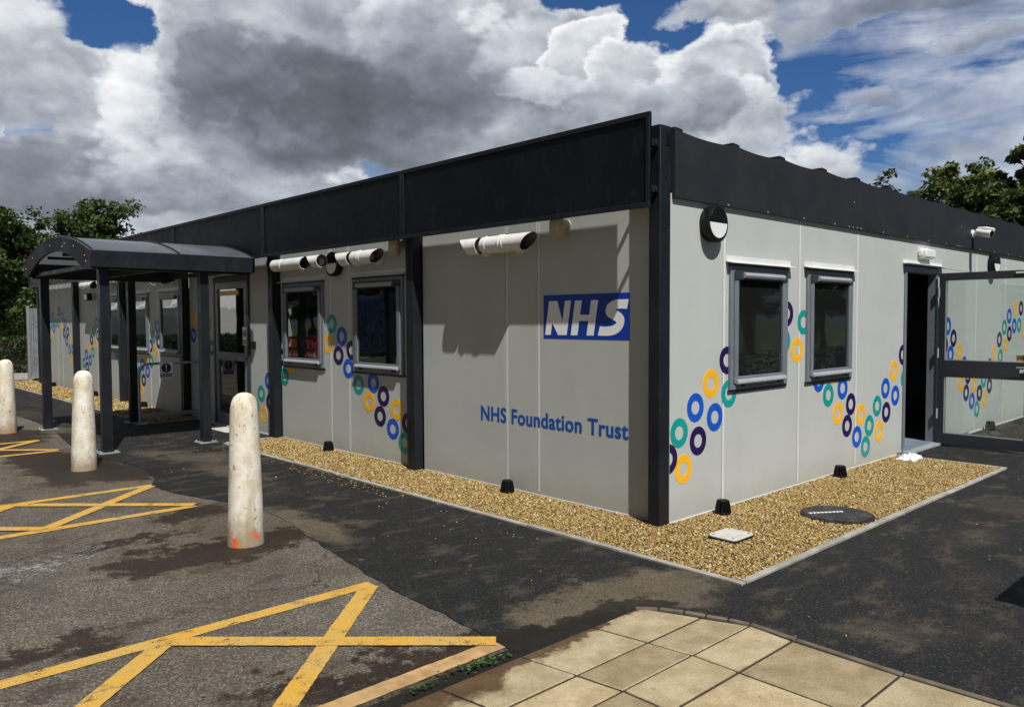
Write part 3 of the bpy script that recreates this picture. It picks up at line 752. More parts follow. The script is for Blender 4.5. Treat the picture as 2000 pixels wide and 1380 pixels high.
# left fascia, standing off the wall on brackets
FX0, FX1 = -.222, -.196
fa = [.012] + [MOD * k for k in range(1, NL)] + [LEN + .25]
for k in range(NL):
    a, b = fa[k] + .006, fa[k + 1] - .006
    f = MB(); f.box(FX0 + .014, FX1, a, b, 2.44, 3.10)
    fo = f.build('fascia_panel', DARKF, BL)
    t = MB()
    t.box(FX0, FX1 + .004, a, b, 3.085, 3.125).box(FX0, FX1 + .004, a, b, 2.425, 2.462)
    t.box(FX0, FX1 + .004, a, a + .032, 2.462, 3.085).box(FX0, FX1 + .004, b - .032, b, 2.462, 3.085)
    t.build('fascia_frame', DARK, fo, bevel=.003)
br = MB()
for y in [.035] + [MOD * k + .02 for k in range(1, NL + 1)]:
    for z in (2.56, 2.90):
        br.box(FX1, -.02, y - .02, y + .02, z - .03, z - .022).box(FX1, -.02, y - .02, y - .012, z - .03, z + .03)
        if y < .1: br.tube((-.145, y - .012, z), (-.145, y - .03, z), .014, seg=6)
br.build_split('fascia_bracket', DARK, BL)
MB().box(-.02, .12, .11, LEN, 2.752, 2.99).build('eaves_beam', DARK, BL)
# right fascia with the sagging membrane edge over it
rx = [.034, 3.125, 6.37, 9.62, 12.6]
blk = [.09, .905, 1.68, 2.506, 3.267, 4.097, 4.9, 5.7, 6.5, 7.3, 8.1, 8.9, 9.7, 10.5, 11.3, 12.1]
def sag(x):
    for a, b in zip(blk, blk[1:]):
        if a <= x <= b:
            t = (x - a) / (b - a); return -.022 * 4 * t * (1 - t)
    return 0
for i in range(4):
    x0, x1 = rx[i] + .003, rx[i + 1] - .003
    xs = np.linspace(x0, x1, 40)
    poly = [(x0, 2.515), (x1, 2.515)] + [(float(x), 3.022 + sag(x)) for x in xs[::-1]]
    MB().prism(poly, -.030, -.001, ax='y').build('fascia_board', MEMB, BL, smooth=20)
ev = MB()
for b_ in blk: ev.prism([(b_ - .055, 3.0), (b_ + .06, 3.0), (b_ + .055, 3.040), (b_ - .045, 3.048)], -.022, .10, ax='y')
ev.build_split('edge_clip', DARK, BL, bevel=.003)
sc = MB(RF)
xx = .05
for x in (.78, 1.42, 2.08, 2.72, 3.05, 3.14, 3.24, 3.33, 3.9, 4.58, 5.25, 5.85, 6.25, 6.34, 6.42, 7.16, 7.8, 8.47, 9.1):
    sc.tube((x, .030, 2.527), (x, .034, 2.527), .008, seg=8)
for x in (3.16, 6.4): sc.tube((x, .030, 2.78), (x, .034, 2.78), .008, seg=8)
sc.build_split('fascia_screw', ALUL, BL)
MB().box(.0, 12.6, .002, .16, 2.56, 3.0).build('roof_edge_beam', DARK, BL)
MB().prism([(.12, .16), (12.6, .16), (12.6, LEN), (.12, LEN)], 2.86, 2.96).build('roof', MEMB, BL)
# back walls so that the block is closed
MB().box(12.6, 12.66, .0, LEN, 0, 2.95).box(0.02, 12.6, LEN - .02, LEN + .04, 0, 2.85).build_split('rear_wall', WALL, BL)
# room behind the open door
rm = MB()
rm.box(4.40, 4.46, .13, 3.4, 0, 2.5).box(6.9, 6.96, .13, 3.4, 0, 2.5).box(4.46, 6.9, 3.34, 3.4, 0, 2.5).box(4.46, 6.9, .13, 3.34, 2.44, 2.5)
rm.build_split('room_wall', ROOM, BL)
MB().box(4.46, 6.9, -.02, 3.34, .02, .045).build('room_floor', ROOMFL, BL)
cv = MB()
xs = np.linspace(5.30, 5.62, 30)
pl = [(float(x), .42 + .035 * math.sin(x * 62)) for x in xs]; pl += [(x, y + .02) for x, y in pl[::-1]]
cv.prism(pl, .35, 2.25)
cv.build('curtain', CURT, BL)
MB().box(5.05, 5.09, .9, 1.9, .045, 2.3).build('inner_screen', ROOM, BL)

# ---------------- windows
def window(T, u0, u1, z0, z1, pane, side):
    """side=+1 when u grows to the right as seen from outside"""
    f = MB(T); w_ = .055
    def frame(mb, a0, a1, b0, b1, w_, n0, n1):
        mb.box(a0, a1, n0, n1, b1 - w_, b1).box(a0, a1, n0, n1, b0, b0 + w_).box(a0, a0 + w_, n0, n1, b0 + w_, b1 - w_).box(a1 - w_, a1, n0, n1, b0 + w_, b1 - w_)
    frame(f, u0, u1, z0, z1, .048, .0, .024)
    wn = f.build('window', ALU, BL, bevel=.003)
    s_ = MB(T); frame(s_, u0 + .050, u1 - .050, z0 + .050, z1 - .050, .058, .004, .036); s_.build('sash', ALU, wn, bevel=.004)
    MB(T).box(u0 + .10, u1 - .10, .001, .016, z0 + .10, z1 - .10).build('pane', pane, wn, smooth=0)
    v = MB(T); v.box(u0 + .045, u1 - .045, .036, .042, z1 - .112, z1 - .035)
    v.build('vent_backing', ALUD, wn)
    v = MB(T)
    pr = [(.042, z1 - .100), (.064, z1 - .094), (.072, z1 - .075), (.064, z1 - .055), (.042, z1 - .048)]
    vs = [(u0 + .16, a, b) for a, b in pr] + [(u1 - .13, a, b) for a, b in pr]; k = len(pr)
    v.add(vs, [tuple(range(k))[::-1], tuple(range(k, 2 * k))] + [(i, (i + 1) % k, k + (i + 1) % k, k + i) for i in range(k)])
    v.build('trickle_vent', ALUL, wn, bevel=.002)
    l = MB(T); zb = z0 + .046
    pr = [(.036, zb), (.058, zb), (.062, zb + .012), (.054, zb + .034), (.036, zb + .040)]
    vs = [(u0 + .075, a, b) for a, b in pr] + [(u1 - .075, a, b) for a, b in pr]
    l.add(vs, [tuple(range(k))[::-1], tuple(range(k, 2 * k))] + [(i, (i + 1) % k, k + (i + 1) % k, k + i) for i in range(k)])
    for q in (u0 + .17, u1 - .19): l.box(q, q + .03, .024, .046, z0 + .026, z0 + .045, 1)
    l.build('drip_bar', [ALUL, BLKP], wn, bevel=.002)
    fl = MB(T)
    fl.box(u0 - .05, u1 + .07, .0, .006, z1 + .035, z1 + .085)
    pr = [(.0, z1 + .034), (.060, z1 + .022), (.060, z1 + .030), (.0, z1 + .044)]; k = 4
    vs = [(u0 - .05, a, b) for a, b in pr] + [(u1 + .07, a, b) for a, b in pr]
    fl.add(vs, [tuple(range(k))[::-1], tuple(range(k, 2 * k))] + [(i, (i + 1) % k, k + (i + 1) % k, k + i) for i in range(k)])
    fl.build('flashing', TRIM, wn, bevel=.001)
    MB(T).box(u0 - .012, u1 + .012, .0, .012, z0 - .028, z0 - .0005).build('sill', ALUD, wn, bevel=.002)
    MB(T).box(u0 - .01, u1 + .01, .0, .024, z1 + .0005, z1 + .02).build('head_trim', ALUD, wn, bevel=.002)
    return wn
window(RF, .845, 1.815, 1.0, 2.035, PANEW, 1)
window(RF, 2.20, 3.185, .99, 2.05, PANEW, 1)
for a, b in ((3.43, 4.44), (5.12, 6.17), (9.76, 10.75), (11.30, 12.30), (12.84, 13.62)):
    window(LF, a, b, 1.0, 2.065, PANE, -1)

# ---------------- right doorway and open leaf
fr_ = MB(RF)
fr_.box(DW[0] - .015, DW[0] + .045, -.09, .012, .03, 2.20).box(DW[1] - .02, DW[1] + .035, -.09, .012, .03, 2.20).box(DW[0] + .045, DW[1] - .02, -.09, .012, 2.13, 2.20)
dr = fr_.build('door_frame', ALU, BL, bevel=.003)
th = MB(RF); th.box(DW[0] - .01, DW[1] + .03, -.10, .10, .010, .040); th.build('threshold', ALUL, dr, bevel=.004)
th = MB(RF); th.box(4.54, 5.80, -.0, .006, 2.235, 2.27).box(4.54, 5.80, .0, .075, 2.222, 2.232); th.build('flashing', TRIM, dr, bevel=.002)
# leaf swung fully outwards, 92 degrees
ang = R(-91)
hx, hn = 5.60, .05
def LT(u, n, z):      # u along the leaf from the hinge, n across its thickness
    return (hx + u * math.cos(ang) - n * math.sin(ang), -hn + u * math.sin(ang) + n * math.cos(ang), z)
WD = 1.02; Z0, Z1 = .035, 2.145
lf = MB(LT)
lf.box(0, .075, -.022, .022, Z0, Z1).box(WD - .075, WD, -.022, .022, Z0, Z1).box(.075, WD - .075, -.022, .022, Z1 - .085, Z1).box(.075, WD - .075, -.022, .022, Z0, Z0 + .135).box(.075, WD - .075, -.022, .022, .875, 1.075)
leaf = lf.build('door', ALUD, BL, bevel=.003)
gk = MB(LT)
for a, b in ((Z0 + .135, .875), (1.075, Z1 - .085)):
    for u0, u1, q0, q1 in ((.075, .084, a, b), (WD - .084, WD - .075, a, b), (.084, WD - .084, a, a + .009), (.084, WD - .084, b - .009, b)):
        gk.box(u0, u1, -.018, .018, q0, q1)
gk.build('glazing_bead', ALUL, leaf)
MB(LT).box(.084, WD - .084, -.004, .004, Z0 + .144, .866).build('glass', CLEAR, leaf, smooth=0)
MB(LT).box(.084, WD - .084, -.004, .004, 1.084, Z1 - .094).build('glass', CLEAR, leaf, smooth=0)
hd = MB(LT)
hd.tube((.0, -.03, .35), (.0, -.03, .47), .012).tube((.0, -.03, 1.1), (.0, -.03, 1.22), .012).tube((.0, -.03, 1.85), (.0, -.03, 1.97), .012)
hd.build_split('hinge', ALUL, leaf)
MB(LT).box(.83, .98, -.045, -.0225, 2.105, 2.125).build('door_stop', WHT, leaf, bevel=.003)
hs = MB(LT); hs.box(.845, .935, -.0075, -.0045, 1.088, 1.160); 
for q in range(5): hs.box(.855 + q * .015, .864 + q * .015, -.0085, -.0075, 1.108 + .004 * (q % 2), 1.138, 1)
hs.box(.852, .928, -.0085, -.0075, 1.146, 1.152, 1)
hs.build('gold_sticker', [GOLD, BLKP], leaf)
hs = MB(LT); hs.prism([(.90, .985), (.915, .95), (1.01, .95), (1.01, .99)], -.0255, -.0225, ax='y')
hs = MB(LT).box(.89, 1.01, -.0255, -.0225, .955, .992)
for q in range(4): hs.box(.905 + q * .024, .920 + q * .024, -.0265, -.0255, .968, .978, 1)
hs.build('white_sticker', [SIGNW, SIGNB], leaf)
hs = MB(LT).box(WD - .06, WD - .02, -.05, -.022, 1.0, 1.03).box(WD - .16, WD - .02, -.065, -.05, 1.008, 1.024); hs.build('lever_handle', ALUL, leaf, bevel=.003)

# ---------------- left entrance door (closed)
y0, y1 = DOORL
f = MB(LF)
f.box(y0, y0 + .06, -.04, .030, .03, 2.24).box(y1 - .06, y1, -.04, .030, .03, 2.24).box(y0 + .06, y1 - .06, -.04, .030, 2.17, 2.24)
fd = f.build('door_frame', ALUD, BL, bevel=.003)
MB(LF).box(y0 - .02, y1 + .02, .0, .09, .005, .035).build('threshold', ALUL, fd, bevel=.004)
MB(LF).box(y0 + .1, y1 - .3, .09, .34, .006, .016).build('door_mat', PLATE, fd, bevel=.004)
f = MB(LF); a, b = y0 + .065, y1 - .065
f.box(a, a + .09, -.03, .022, .04, 2.165).box(b - .09, b, -.03, .022, .04, 2.165).box(a + .09, b - .09, -.03, .022, 2.06, 2.165).box(a + .09, b - .09, -.03, .022, .04, .20).box(a + .09, b - .09, -.03, .022, 1.0, 1.12)
dl = f.build('door', ALU, BL, bevel=.003)
MB(LF).box(a + .09, b - .09, -.012, .0, .20, 1.0).build('glass', PANE, dl, smooth=0)
MB(LF).box(a + .09, b - .09, -.012, .0, 1.12, 2.06).build('glass', PANE, dl, smooth=0)
MB(LF).box(7.56, b - .10, .0, .003, 1.965, 2.035).build('yellow_reflection', YELB, dl)  # yellow reflection in the door glass, painted as a flat strip
def notice(T, u0, u1, z0, z1, n0, parent, side, name='notice'):
    s_ = MB(T); w_ = u1 - u0; h = z1 - z0; uc = (u0 + u1) / 2; zc = z0 + h * .64
    s_.box(u0, u1, n0, n0 + .003, z0, z1)
    s_.tube((uc, n0 + .003, zc), (uc, n0 + .0042, zc), min(w_ * .40, h * .3), seg=28, mi=1)
    r_ = min(w_ * .40, h * .3)
    q = [(uc - r_ * .16, zc + r_ * .72), (uc + r_ * .16, zc + r_ * .72), (uc + r_ * .08, zc - r_ * .22), (uc - r_ * .08, zc - r_ * .22)]
    s_.add([(u_, n0 + .0050, z_) for u_, z_ in q], [(0, 1, 2, 3)], 0)
    s_.tube((uc, n0 + .0042, zc - r_ * .55), (uc, n0 + .0051, zc - r_ * .55), r_ * .14, seg=12, mi=0)
    s_.box(u0 + w_ * .07, u1 - w_ * .07, n0 + .003, n0 + .0042, z0 + h * .07, z0 + h * .28, 1)
    for j in range(6):
        ww = w_ * .10
        s_.box(u0 + w_ * .13 + j * w_ * .125, u0 + w_ * .13 + j * w_ * .125 + ww * .85, n0 + .0042, n0 + .0050, z0 + h * .14, z0 + h * .21, 0)
    return s_.build(name, [SIGNW, SIGNB], parent)
notice(LF, 7.265, 7.395, 1.24, 1.50, .023, dl, -1)
MB(LF).box(7.30, 7.33, .022, .055, 1.03, 1.06).tube((7.315, .06, 1.045), (7.45, .06, 1.045), .010).build('lever_handle', ALUL, dl, bevel=.002)
MB(LF).box(7.02, 7.08, .0, .055, 1.19, 1.30).build('keypad', BLKP, BL, bevel=.006)

# ---------------- ring patterns (vinyl), one per facade
RR = [('n', 0.01, 0.52), ('y', 0.21, 0.42), ('n', 0.41, 0.62), ('t', 0.15, 0.71), ('b', 0.65, 0.79), ('b', 0.37, 0.89), ('y', 0.59, 1.07), ('n', 0.83, 1.25), ('t', 0.86, 0.97), ('n', 1.84, 1.64), ('t', 1.79, 1.39), ('y', 2.04, 1.3), ('t', 2.16, 1.56), ('b', 2.49, 0.99), ('y', 2.8, 1.05), ('t', 2.7, 0.83), ('b', 3.02, 0.88), ('y', 2.92, 0.63), ('n', 3.22, 0.7), ('n', 3.14, 0.48), ('y', 3.47, 0.57), ('b', 3.38, 0.34), ('t', 3.69, 0.43), ('t', 3.6, 0.21), ('y', 3.95, 0.34), ('t', 3.89, 0.63), ('n', 4.14, 0.54), ('b', 4.11, 0.81), ('b', 4.39, 0.71), ('y', 4.34, 1.0), ('n', 4.59, 1.17), ('t', 4.66, 0.89), ('t', 5.81, 1.66), ('b', 6.06, 1.49), ('n', 6.28, 1.33), ('n', 5.96, 1.25), ('y', 6.51, 1.15), ('b', 6.18, 1.12), ('b', 6.72, 0.96), ('y', 8.01, 1.09), ('b', 7.81, 0.9), ('t', 8.3, 1.02), ('y', 8.54, 1.18), ('n', 8.24, 1.27), ('t', 8.47, 1.45), ('n', 8.73, 1.35), ('b', 8.7, 1.62), ('y', 9.01, 1.74), ('n', 9.31, 1.74), ('b', 8.97, 1.47), ('t', 9.23, 1.48), ('y', 9.5, 1.37), ('y', 6.61, 0.73), ('n', 6.88, 0.81), ('n', 6.82, 0.58), ('y', 7.14, 0.67), ('b', 7.06, 0.45), ('t', 7.28, 0.32), ('n', 7.38, 0.54), ('y', 7.63, 0.44), ('t', 7.55, 0.72), ('n', 7.82, 0.62), ('t', 9.75, 1.2), ('b', 9.6, 1.6), ('n', 9.95, 1.05), ('b', 10.2, .9), ('t', 10.0, .8)]
RL = [('b', 6.65, 0.76), ('t', 6.88, 0.57), ('n', 6.62, 0.47), ('t', 7.06, 0.37), ('y', 6.82, 0.28), ('n', 6.27, 1.1), ('t', 6.18, 0.84), ('t', 6.08, 1.29), ('y', 6.0, 1.01), ('t', 4.95, 1.55), ('y', 5.04, 1.3), ('b', 4.72, 1.4), ('n', 4.5, 1.24), ('n', 4.8, 1.17), ('b', 4.58, 1.02), ('t', 4.36, 0.84), ('b', 4.05, 0.88), ('y', 4.14, 0.66), ('n', 3.85, 0.74), ('n', 3.92, 0.51), ('y', 3.59, 0.61), ('b', 3.67, 0.39), ('n', 3.38, 0.48), ('t', 3.45, 0.26), ('t', 18.22, 1.51), ('b', 17.99, 1.69), ('y', 17.74, 1.81), ('n', 17.45, 1.81), ('b', 17.95, 1.42), ('t', 17.73, 1.54), ('t', 17.51, 1.54), ('b', 17.15, 1.7), ('y', 17.26, 1.47), ('b', 16.93, 1.53), ('n', 17.02, 1.31), ('n', 16.72, 1.34), ('b', 16.83, 1.13), ('y', 16.51, 1.15), ('t', 16.61, 0.94), ('b', 16.33, 0.94), ('y', 16.41, 0.73), ('n', 16.12, 0.81), ('n', 16.23, 0.57), ('y', 18.16, 1.26), ('t', 18.34, 1.08), ('t', 15.48, 0.68), ('b', 15.28, 0.86), ('b', 15.02, 0.75), ('n', 15.24, 0.59), ('y', 15.09, 1.02), ('t', 14.8, 0.93), ('n', 14.88, 1.19), ('y', 14.61, 1.1), ('t', 14.68, 1.37), ('n', 14.41, 1.29), ('b', 14.47, 1.55), ('b', 13.24, 0.96), ('t', 13.05, 0.83), ('b', 10.91, 1.49), ('t', 11.12, 1.31), ('n', 10.86, 1.22), ('n', 11.28, 1.14), ('y', 11.07, 1.04), ('y', 11.51, 0.91), ('t', 11.26, 0.86), ('b', 11.73, 0.78), ('b', 11.46, 0.67), ('t', 11.92, 0.63), ('n', 11.68, 0.5), ('y', 11.81, 0.31), ('y', 9.28, 1.63), ('n', 8.97, 1.64), ('t', 8.67, 1.55), ('b', 9.28, 1.36), ('t', 9.03, 1.39), ('n', 8.56, 1.17)]
KEY = 'btyn'; ROUT, RIN = .1165, .055
def clusters(lst, dmax=.36):
    left = list(lst); out = []
    while left:
        cl = [left.pop()]; i = 0
        while i < len(cl):
            near = [q for q in left if math.hypot(q[1] - cl[i][1], q[2] - cl[i][2]) < dmax and q[3:] == cl[i][3:]]
            for q in near: left.remove(q); cl.append(q)
            i += 1
        out.append(cl)
    return out
LR = []
for c, u, z in RR:
    LR.append((c, u, z, .026 if u < 1 else (5.66 if 5 < u < 6.2 else -99), 4.603 if u < 4.7 else 99, 0 if u < 5 else 1))
LR = [(c, u, z, 0, 0, s_) for c, u, z, a, b, s_ in LR]
def lim_r(u): return (.026 if u < 1 else (5.66 if 5 < u < 6.2 else -99)), (4.603 if u < 4.7 else 99)
def lim_l(u):
    lo, hi = -99, 99
    for k in range(1, 7):
        if k * MOD < u < k * MOD + .35: lo = k * MOD + .08
        if k * MOD - .25 < u < k * MOD: hi = k * MOD - .045
    if 8.42 < u < 8.7: lo = 8.425
    if 6.9 < u < 7.2: hi = 7.195
    return lo, hi
for T_, lst, lim in ((RF, LR, lim_r), (LF, [(c, u, z, int(u // MOD), 0, 0) for c, u, z in RL], lim_l)):
    for cl in clusters(lst):
        mb = MB(T_)
        for c, u, z, *_r in cl:
            lo, hi = lim(u); mb.ring(u, z, ROUT, RIN, .0, .0016, mi=KEY.index(c), ulo=lo, uhi=hi)
        mb.build('ring_pattern', [RING[k] for k in KEY], BL, smooth=0)

# ---------------- logo and lettering on the left facade near the corner (x right in view = -Y)
def WT(y0): return lambda x, n, z: (-n, y0 - x, z)
LY0, LY1, LZ0, LZ1 = 1.328, .369, 1.428, 1.808
w_, h_ = LY0 - LY1, LZ1 - LZ0
lb = MB(WT(LY0)).box(0, w_, 0, .0018, LZ0, LZ1)
lg = lb.build('logo_panel', LOGOB, BL, smooth=0)
T2 = WT(LY0); lt = MB(T2)
h1, h0 = LZ0 + h_ * .86, LZ0 + h_ * .085; H_ = h1 - h0; sl = .17
def P(x, t): return (x + sl * H_ * t, .0026, h0 + H_ * t)   # slanted letter coordinates (t 0..1 up)
def poly(pts):
    k = len(pts); lt.add([P(*p) for p in pts], [tuple(range(k))])
s_ = w_ / .959
A = .018
poly([(A, 0), (A, 1), (A + .070, 1), (A + .070, .0)])
poly([(A + .0702, .36), (A + .0702, 1), (A + .100, 1), (A + .1898, .40), (A + .1898, 0), (A + .158, 0)])
poly([(A + .19, 0), (A + .19, 1), (A + .260, 1), (A + .260, 0)])
B = A + .306
poly([(B, 0), (B, 1), (B + .078, 1), (B + .078, 0)]); poly([(B + .180, 0), (B + .180, 1), (B + .258, 1), (B + .258, 0)])
poly([(B + .078, .41), (B + .078, .59), (B + .180, .59), (B + .180, .41)])
C_ = B + .302
cl = [(.238, .868), (.185, .880), (.130, .868), (.082, .820), (.060, .735), (.076, .645), (.124, .575), (.168, .50), (.190, .40), (.180, .27), (.135, .165), (.075, .130), (.02, .125), (-.018, .138)]
cl = [(C_ + .026 + a * 1.03, b) for a, b in cl]
# smooth spine
sp = []
for i in range(len(cl) - 1):
    p0 = cl[max(i - 1, 0)]; p1 = cl[i]; p2 = cl[i + 1]; p3 = cl[min(i + 2, len(cl) - 1)]
    for j in range(6):
        t = j / 6
        sp.append(tuple(.5 * (2 * p1[k] + (p2[k] - p0[k]) * t + (2 * p0[k] - 5 * p1[k] + 4 * p2[k] - p3[k]) * t * t + (-p0[k] + 3 * p1[k] - 3 * p2[k] + p3[k]) * t ** 3) for k in (0, 1)))
sp.append(cl[-1])
vs = []; half = .038
for i, (a, b) in enumerate(sp):
    a0, b0 = sp[max(i - 1, 0)]; a1, b1 = sp[min(i + 1, len(sp) - 1)]
    dx, dz = (a1 - a0), (b1 - b0) * H_; L_ = math.hypot(dx, dz); nx, nz = -dz / L_, dx / L_
    hw = half * (1.0 + .12 * abs(nx)) * (.88 + .12 * abs(nz))
    for sgn in (-1, 1):
        q_ = P(a + nx * hw * sgn, min(1.0, max(0, b + nz * hw * sgn / H_))); vs.append((q_[0], q_[1] + i * 1.2e-5, q_[2]))
lt.add(vs, [(2 * i, 2 * i + 2, 2 * i + 3, 2 * i + 1) for i in range(len(sp) - 1)])
lt.build('logo_letters', LOGOW, lg, smooth=0, fix=False)
_, tw = text_mb("NHS Foundation Trust", .225, WT(2.19), offset=.0, xs=1.0, spacing=1.06)
TWID = 2.19 - .385
tm = MB()
for q, (dx, dz) in enumerate(((0, 0), (.0042, 0), (-.0042, 0), (0, .0032), (0, -.0032), (.003, .0024), (-.003, .0024), (.003, -.0024), (-.003, -.0024), (.0078, 0), (.0065, .0028), (.0065, -.0028))):
    t1, _ = text_mb("NHS Foundation Trust", .225, WT(2.19), offset=.0, xs=TWID / tw, spacing=1.06, n1=.0014 + .00008 * q)
    tm.add([(x, y - dx, .634 + (z * .86) + dz) for x, y, z in t1.v], t1.f, T=ID)
tm.build('lettering', TXTB, BL, smooth=0, fix=False)
# ------------------------------------------------------------------ things fixed to the building
def wall_light(T, u, z, label):
    x, y, zz = T(u, 0, z)
    e = empty('wall_light', (x, y, zz), label, 'wall light', 'round black bulkhead lights on the walls')
    r = .148
    def lathe(mb, prof, mi=0, seg=40):
        vs = []
        for rr, nn in prof:
            for i in range(seg):
                t = 2 * math.pi * i / seg; vs.append((u + rr * math.cos(t), nn, z + rr * math.sin(t)))
        fs = [(k * seg + i, k * seg + (i + 1) % seg, (k + 1) * seg + (i + 1) % seg, (k + 1) * seg + i) for k in range(len(prof) - 1) for i in range(seg)]
        fs.append(tuple(range((len(prof) - 1) * seg, len(prof) * seg)))
        mb.add(vs, fs, mi); return mb
    lathe(MB(T), [(r * .93, 0), (r * .97, .03), (r, .06), (r * .98, .085), (r * .90, .092), (r * .86, .088), (r * .8, .086)]).build('housing', BLKP, e)
    hs = MB(T); seg = 20; rr = r * .84
    pts = [(u + rr * math.cos(math.pi * i / seg), z + .012 + rr * math.sin(math.pi * i / seg) * .96) for i in range(seg + 1)]
    k = len(pts); hs.add([(a, .088, b) for a, b in pts] + [(a, .097, b) for a, b in pts], [tuple(range(k)), tuple(range(k, 2 * k))] + [(i, (i + 1) % k, k + (i + 1) % k, k + i) for i in range(k)])
    hs.build('eyelid', BLKP, e, bevel=.002)
    ds = MB(T); rr = r * .83
    pts = [(u + rr * math.cos(math.pi + math.pi * i / seg), z + .008 + rr * math.sin(math.pi + math.pi * i / seg)) for i in range(seg + 1)]
    ds.add([(a, .086, b) for a, b in pts] + [(a, .0925, b) for a, b in pts], [tuple(range(k)), tuple(range(k, 2 * k))] + [(i, (i + 1) % k, k + (i + 1) % k, k + i) for i in range(k)])
    ds.build('diffuser', OPAL, e, bevel=.002)
    return e
wall_light(RF, .545, 2.352, 'round black bulkhead light with white lower half, beside the corner column on the sunlit wall')
wall_light(RF, 7.74, 2.35, 'round black bulkhead light seen past the top of the open door')
wall_light(LF, 4.80, 2.262, 'round black bulkhead light between two windows, half behind the white pipes')

# white flue pipes with mitred mouths
def flue(mb, ya, yb, n, z, r, cut_a=None, cut_b=None, seg=28):
    """pipe along Y between ya<yb; a cut is the slant of the end, pushing the top of the pipe further out"""
    rings = []
    def ring(y, cut, sgn):
        out = []
        for i in range(seg):
            t = 2 * math.pi * i / seg; dn = r * math.cos(t); dz = r * math.sin(t)
            yy = y
            if cut: yy = y + sgn * (cut * (dz - dn * (.15 if sgn < 0 else .95)) / r)
            out.append((yy, n + dn, z + dz))
        return out
    A = ring(ya, cut_a, -1); B_ = ring(yb, cut_b, 1)
    mb.add(A + B_, [(i, (i + 1) % seg, seg + (i + 1) % seg, seg + i) for i in range(seg)], 0)
    # inner skin
    def shrink(P_, k=.93): return [(y, n + (a - n) * k, z + (b - z) * k) for y, a, b in P_]
    A2, B2 = shrink(A), shrink(B_)
    mb.add(A2 + B2, [(i, seg + i, seg + (i + 1) % seg, (i + 1) % seg) for i in range(seg)], 1)
    mb.add(A + A2, [(i, (i + 1) % seg, seg + (i + 1) % seg, seg + i) for i in range(seg)], 0)
    mb.add(B_ + B2, [(i, (i + 1) % seg, seg + (i + 1) % seg, seg + i) for i in range(seg)], 0)
    # blanking disc inside
    m_ = (ya + yb) / 2
    D = [(m_, n + r * .92 * math.cos(2 * math.pi * i / seg), z + r * .92 * math.sin(2 * math.pi * i / seg)) for i in range(seg)]
    mb.add(D, [tuple(range(seg))], 1)
def collar(mb, y, n, z, r, w_=.012, d=.006):
    mb.tube((y - w_, n, z), (y + w_, n, z), r + d, seg=28, mi=0)
def flue_set(ys, z, label, parts):
    e = empty('flue_pipe', (-.12, ys, z), label, 'vent pipe', 'white plastic flue pipes under the fascia')
    for nm, ya, yb, ca, cb, cols in parts:
        mb = MB(LF); flue(mb, ya, yb, .175, z, .078, ca, cb)
        o = mb.build(nm, [PVC, PVCIN], e, fix=False, smooth=50)
        c = MB(LF)
        for q in cols: collar(c, q, .175, z, .078)
        yc = (ya + yb) / 2
        c.tube((yc, 0, z), (yc, .15, z), .06, seg=20)
        c.tube((yc, 0, z), (yc, .012, z), .085, seg=20)
        c.build('collar', PVC, o)
    return e
flue_set(1.6, 2.275, 'pair of white flue pipes above the blue logo panel, nearest the corner',
         [('intake_mouth', 1.975, 2.20, None, .06, []), ('outlet_pipe', 1.34, 1.91, .065, None, [1.62, 1.66, 1.85])])
flue_set(4.0, 2.29, 'white flue pipe pair just right of the round black light, above the larger window',
         [('intake_mouth', 4.20, 4.46, None, .06, []), ('outlet_pipe', 3.69, 4.13, .065, None, [3.95, 3.99])])
flue_set(5.6, 2.30, 'long white flue pipe left of the round black light, over the smaller window',
         [('outlet_pipe', 5.26, 6.05, .03, None, [5.80]), ('intake_mouth', 4.86, 5.12, None, .085, [])])
flue_set(10.7, 2.28, 'dull flue pipe over the far windows, seen under the canopy roof',
         [('intake_mouth', 10.5, 10.72, None, .10, []), ('outlet_pipe', 9.95, 10.4, .10, None, [10.2])])
flue_set(14.2, 2.32, 'shiny white flue pipe seen between the two leftmost canopy posts',
         [('outlet_pipe', 13.95, 14.75, .10, None, [14.4]), ('intake_mouth', 13.2, 13.6, None, .10, [])])
def cowl(y, z, label, n=.13, s=1.0):
    e = MB(LF)
    prof = [(.0, .10), (.035, .098), (.06, .082), (.072, .05), (.075, .0), (.074, -.05), (.066, -.085), (.045, -.10), (0, -.104)]
    seg = 22; vs = []
    for rr, h in prof:
        for i in range(seg):
            t = 2 * math.pi * i / seg; vs.append((y + rr * s * math.cos(t), n + rr * .8 * s * math.sin(t), z + h * s))
    fs = [(k * seg + i, k * seg + (i + 1) % seg, (k + 1) * seg + (i + 1) % seg, (k + 1) * seg + i) for k in range(len(prof) - 1) for i in range(seg)]
    e.add(vs, fs).tube((y, 0, z + .03), (y, n, z + .03), .04)
    return e.build('vent_cowl', BEIGE, None, loc=(-n, y, z), label=label, category='vent cowl', group='beige vent cowls under the fascia')
cowl(1.04, 2.37, 'rounded beige vent cowl under the fascia above the logo panel')
cowl(3.42, 2.37, 'rounded beige vent cowl under the fascia beside a dark column')
fl = empty('flood_light', (-.12, 14.6, 2.1), 'small black floodlight under the shiny flue pipe at the far end of the wall', 'floodlight')
MB(LF).box(14.52, 14.76, .06, .16, 2.02, 2.17).build('housing', BLKP, fl, bevel=.012)
MB(LF).box(14.54, 14.74, .16, .165, 2.04, 2.15).tube((14.64, 0, 2.12), (14.64, .06, 2.12), .02).build('lens', OPAL, fl)
sk = MB(LF); sk.tube((18.1, 0, 2.21), (18.1, .05, 2.21), .04).tube((18.1, .05, 2.21), (18.1, .09, 2.19), .025)
sk.build('outside_tap_box', WHT, None, loc=(0, 18.1, 2.21), label='tiny white fitting high on the far end panel of the long wall', category='wall fitting')

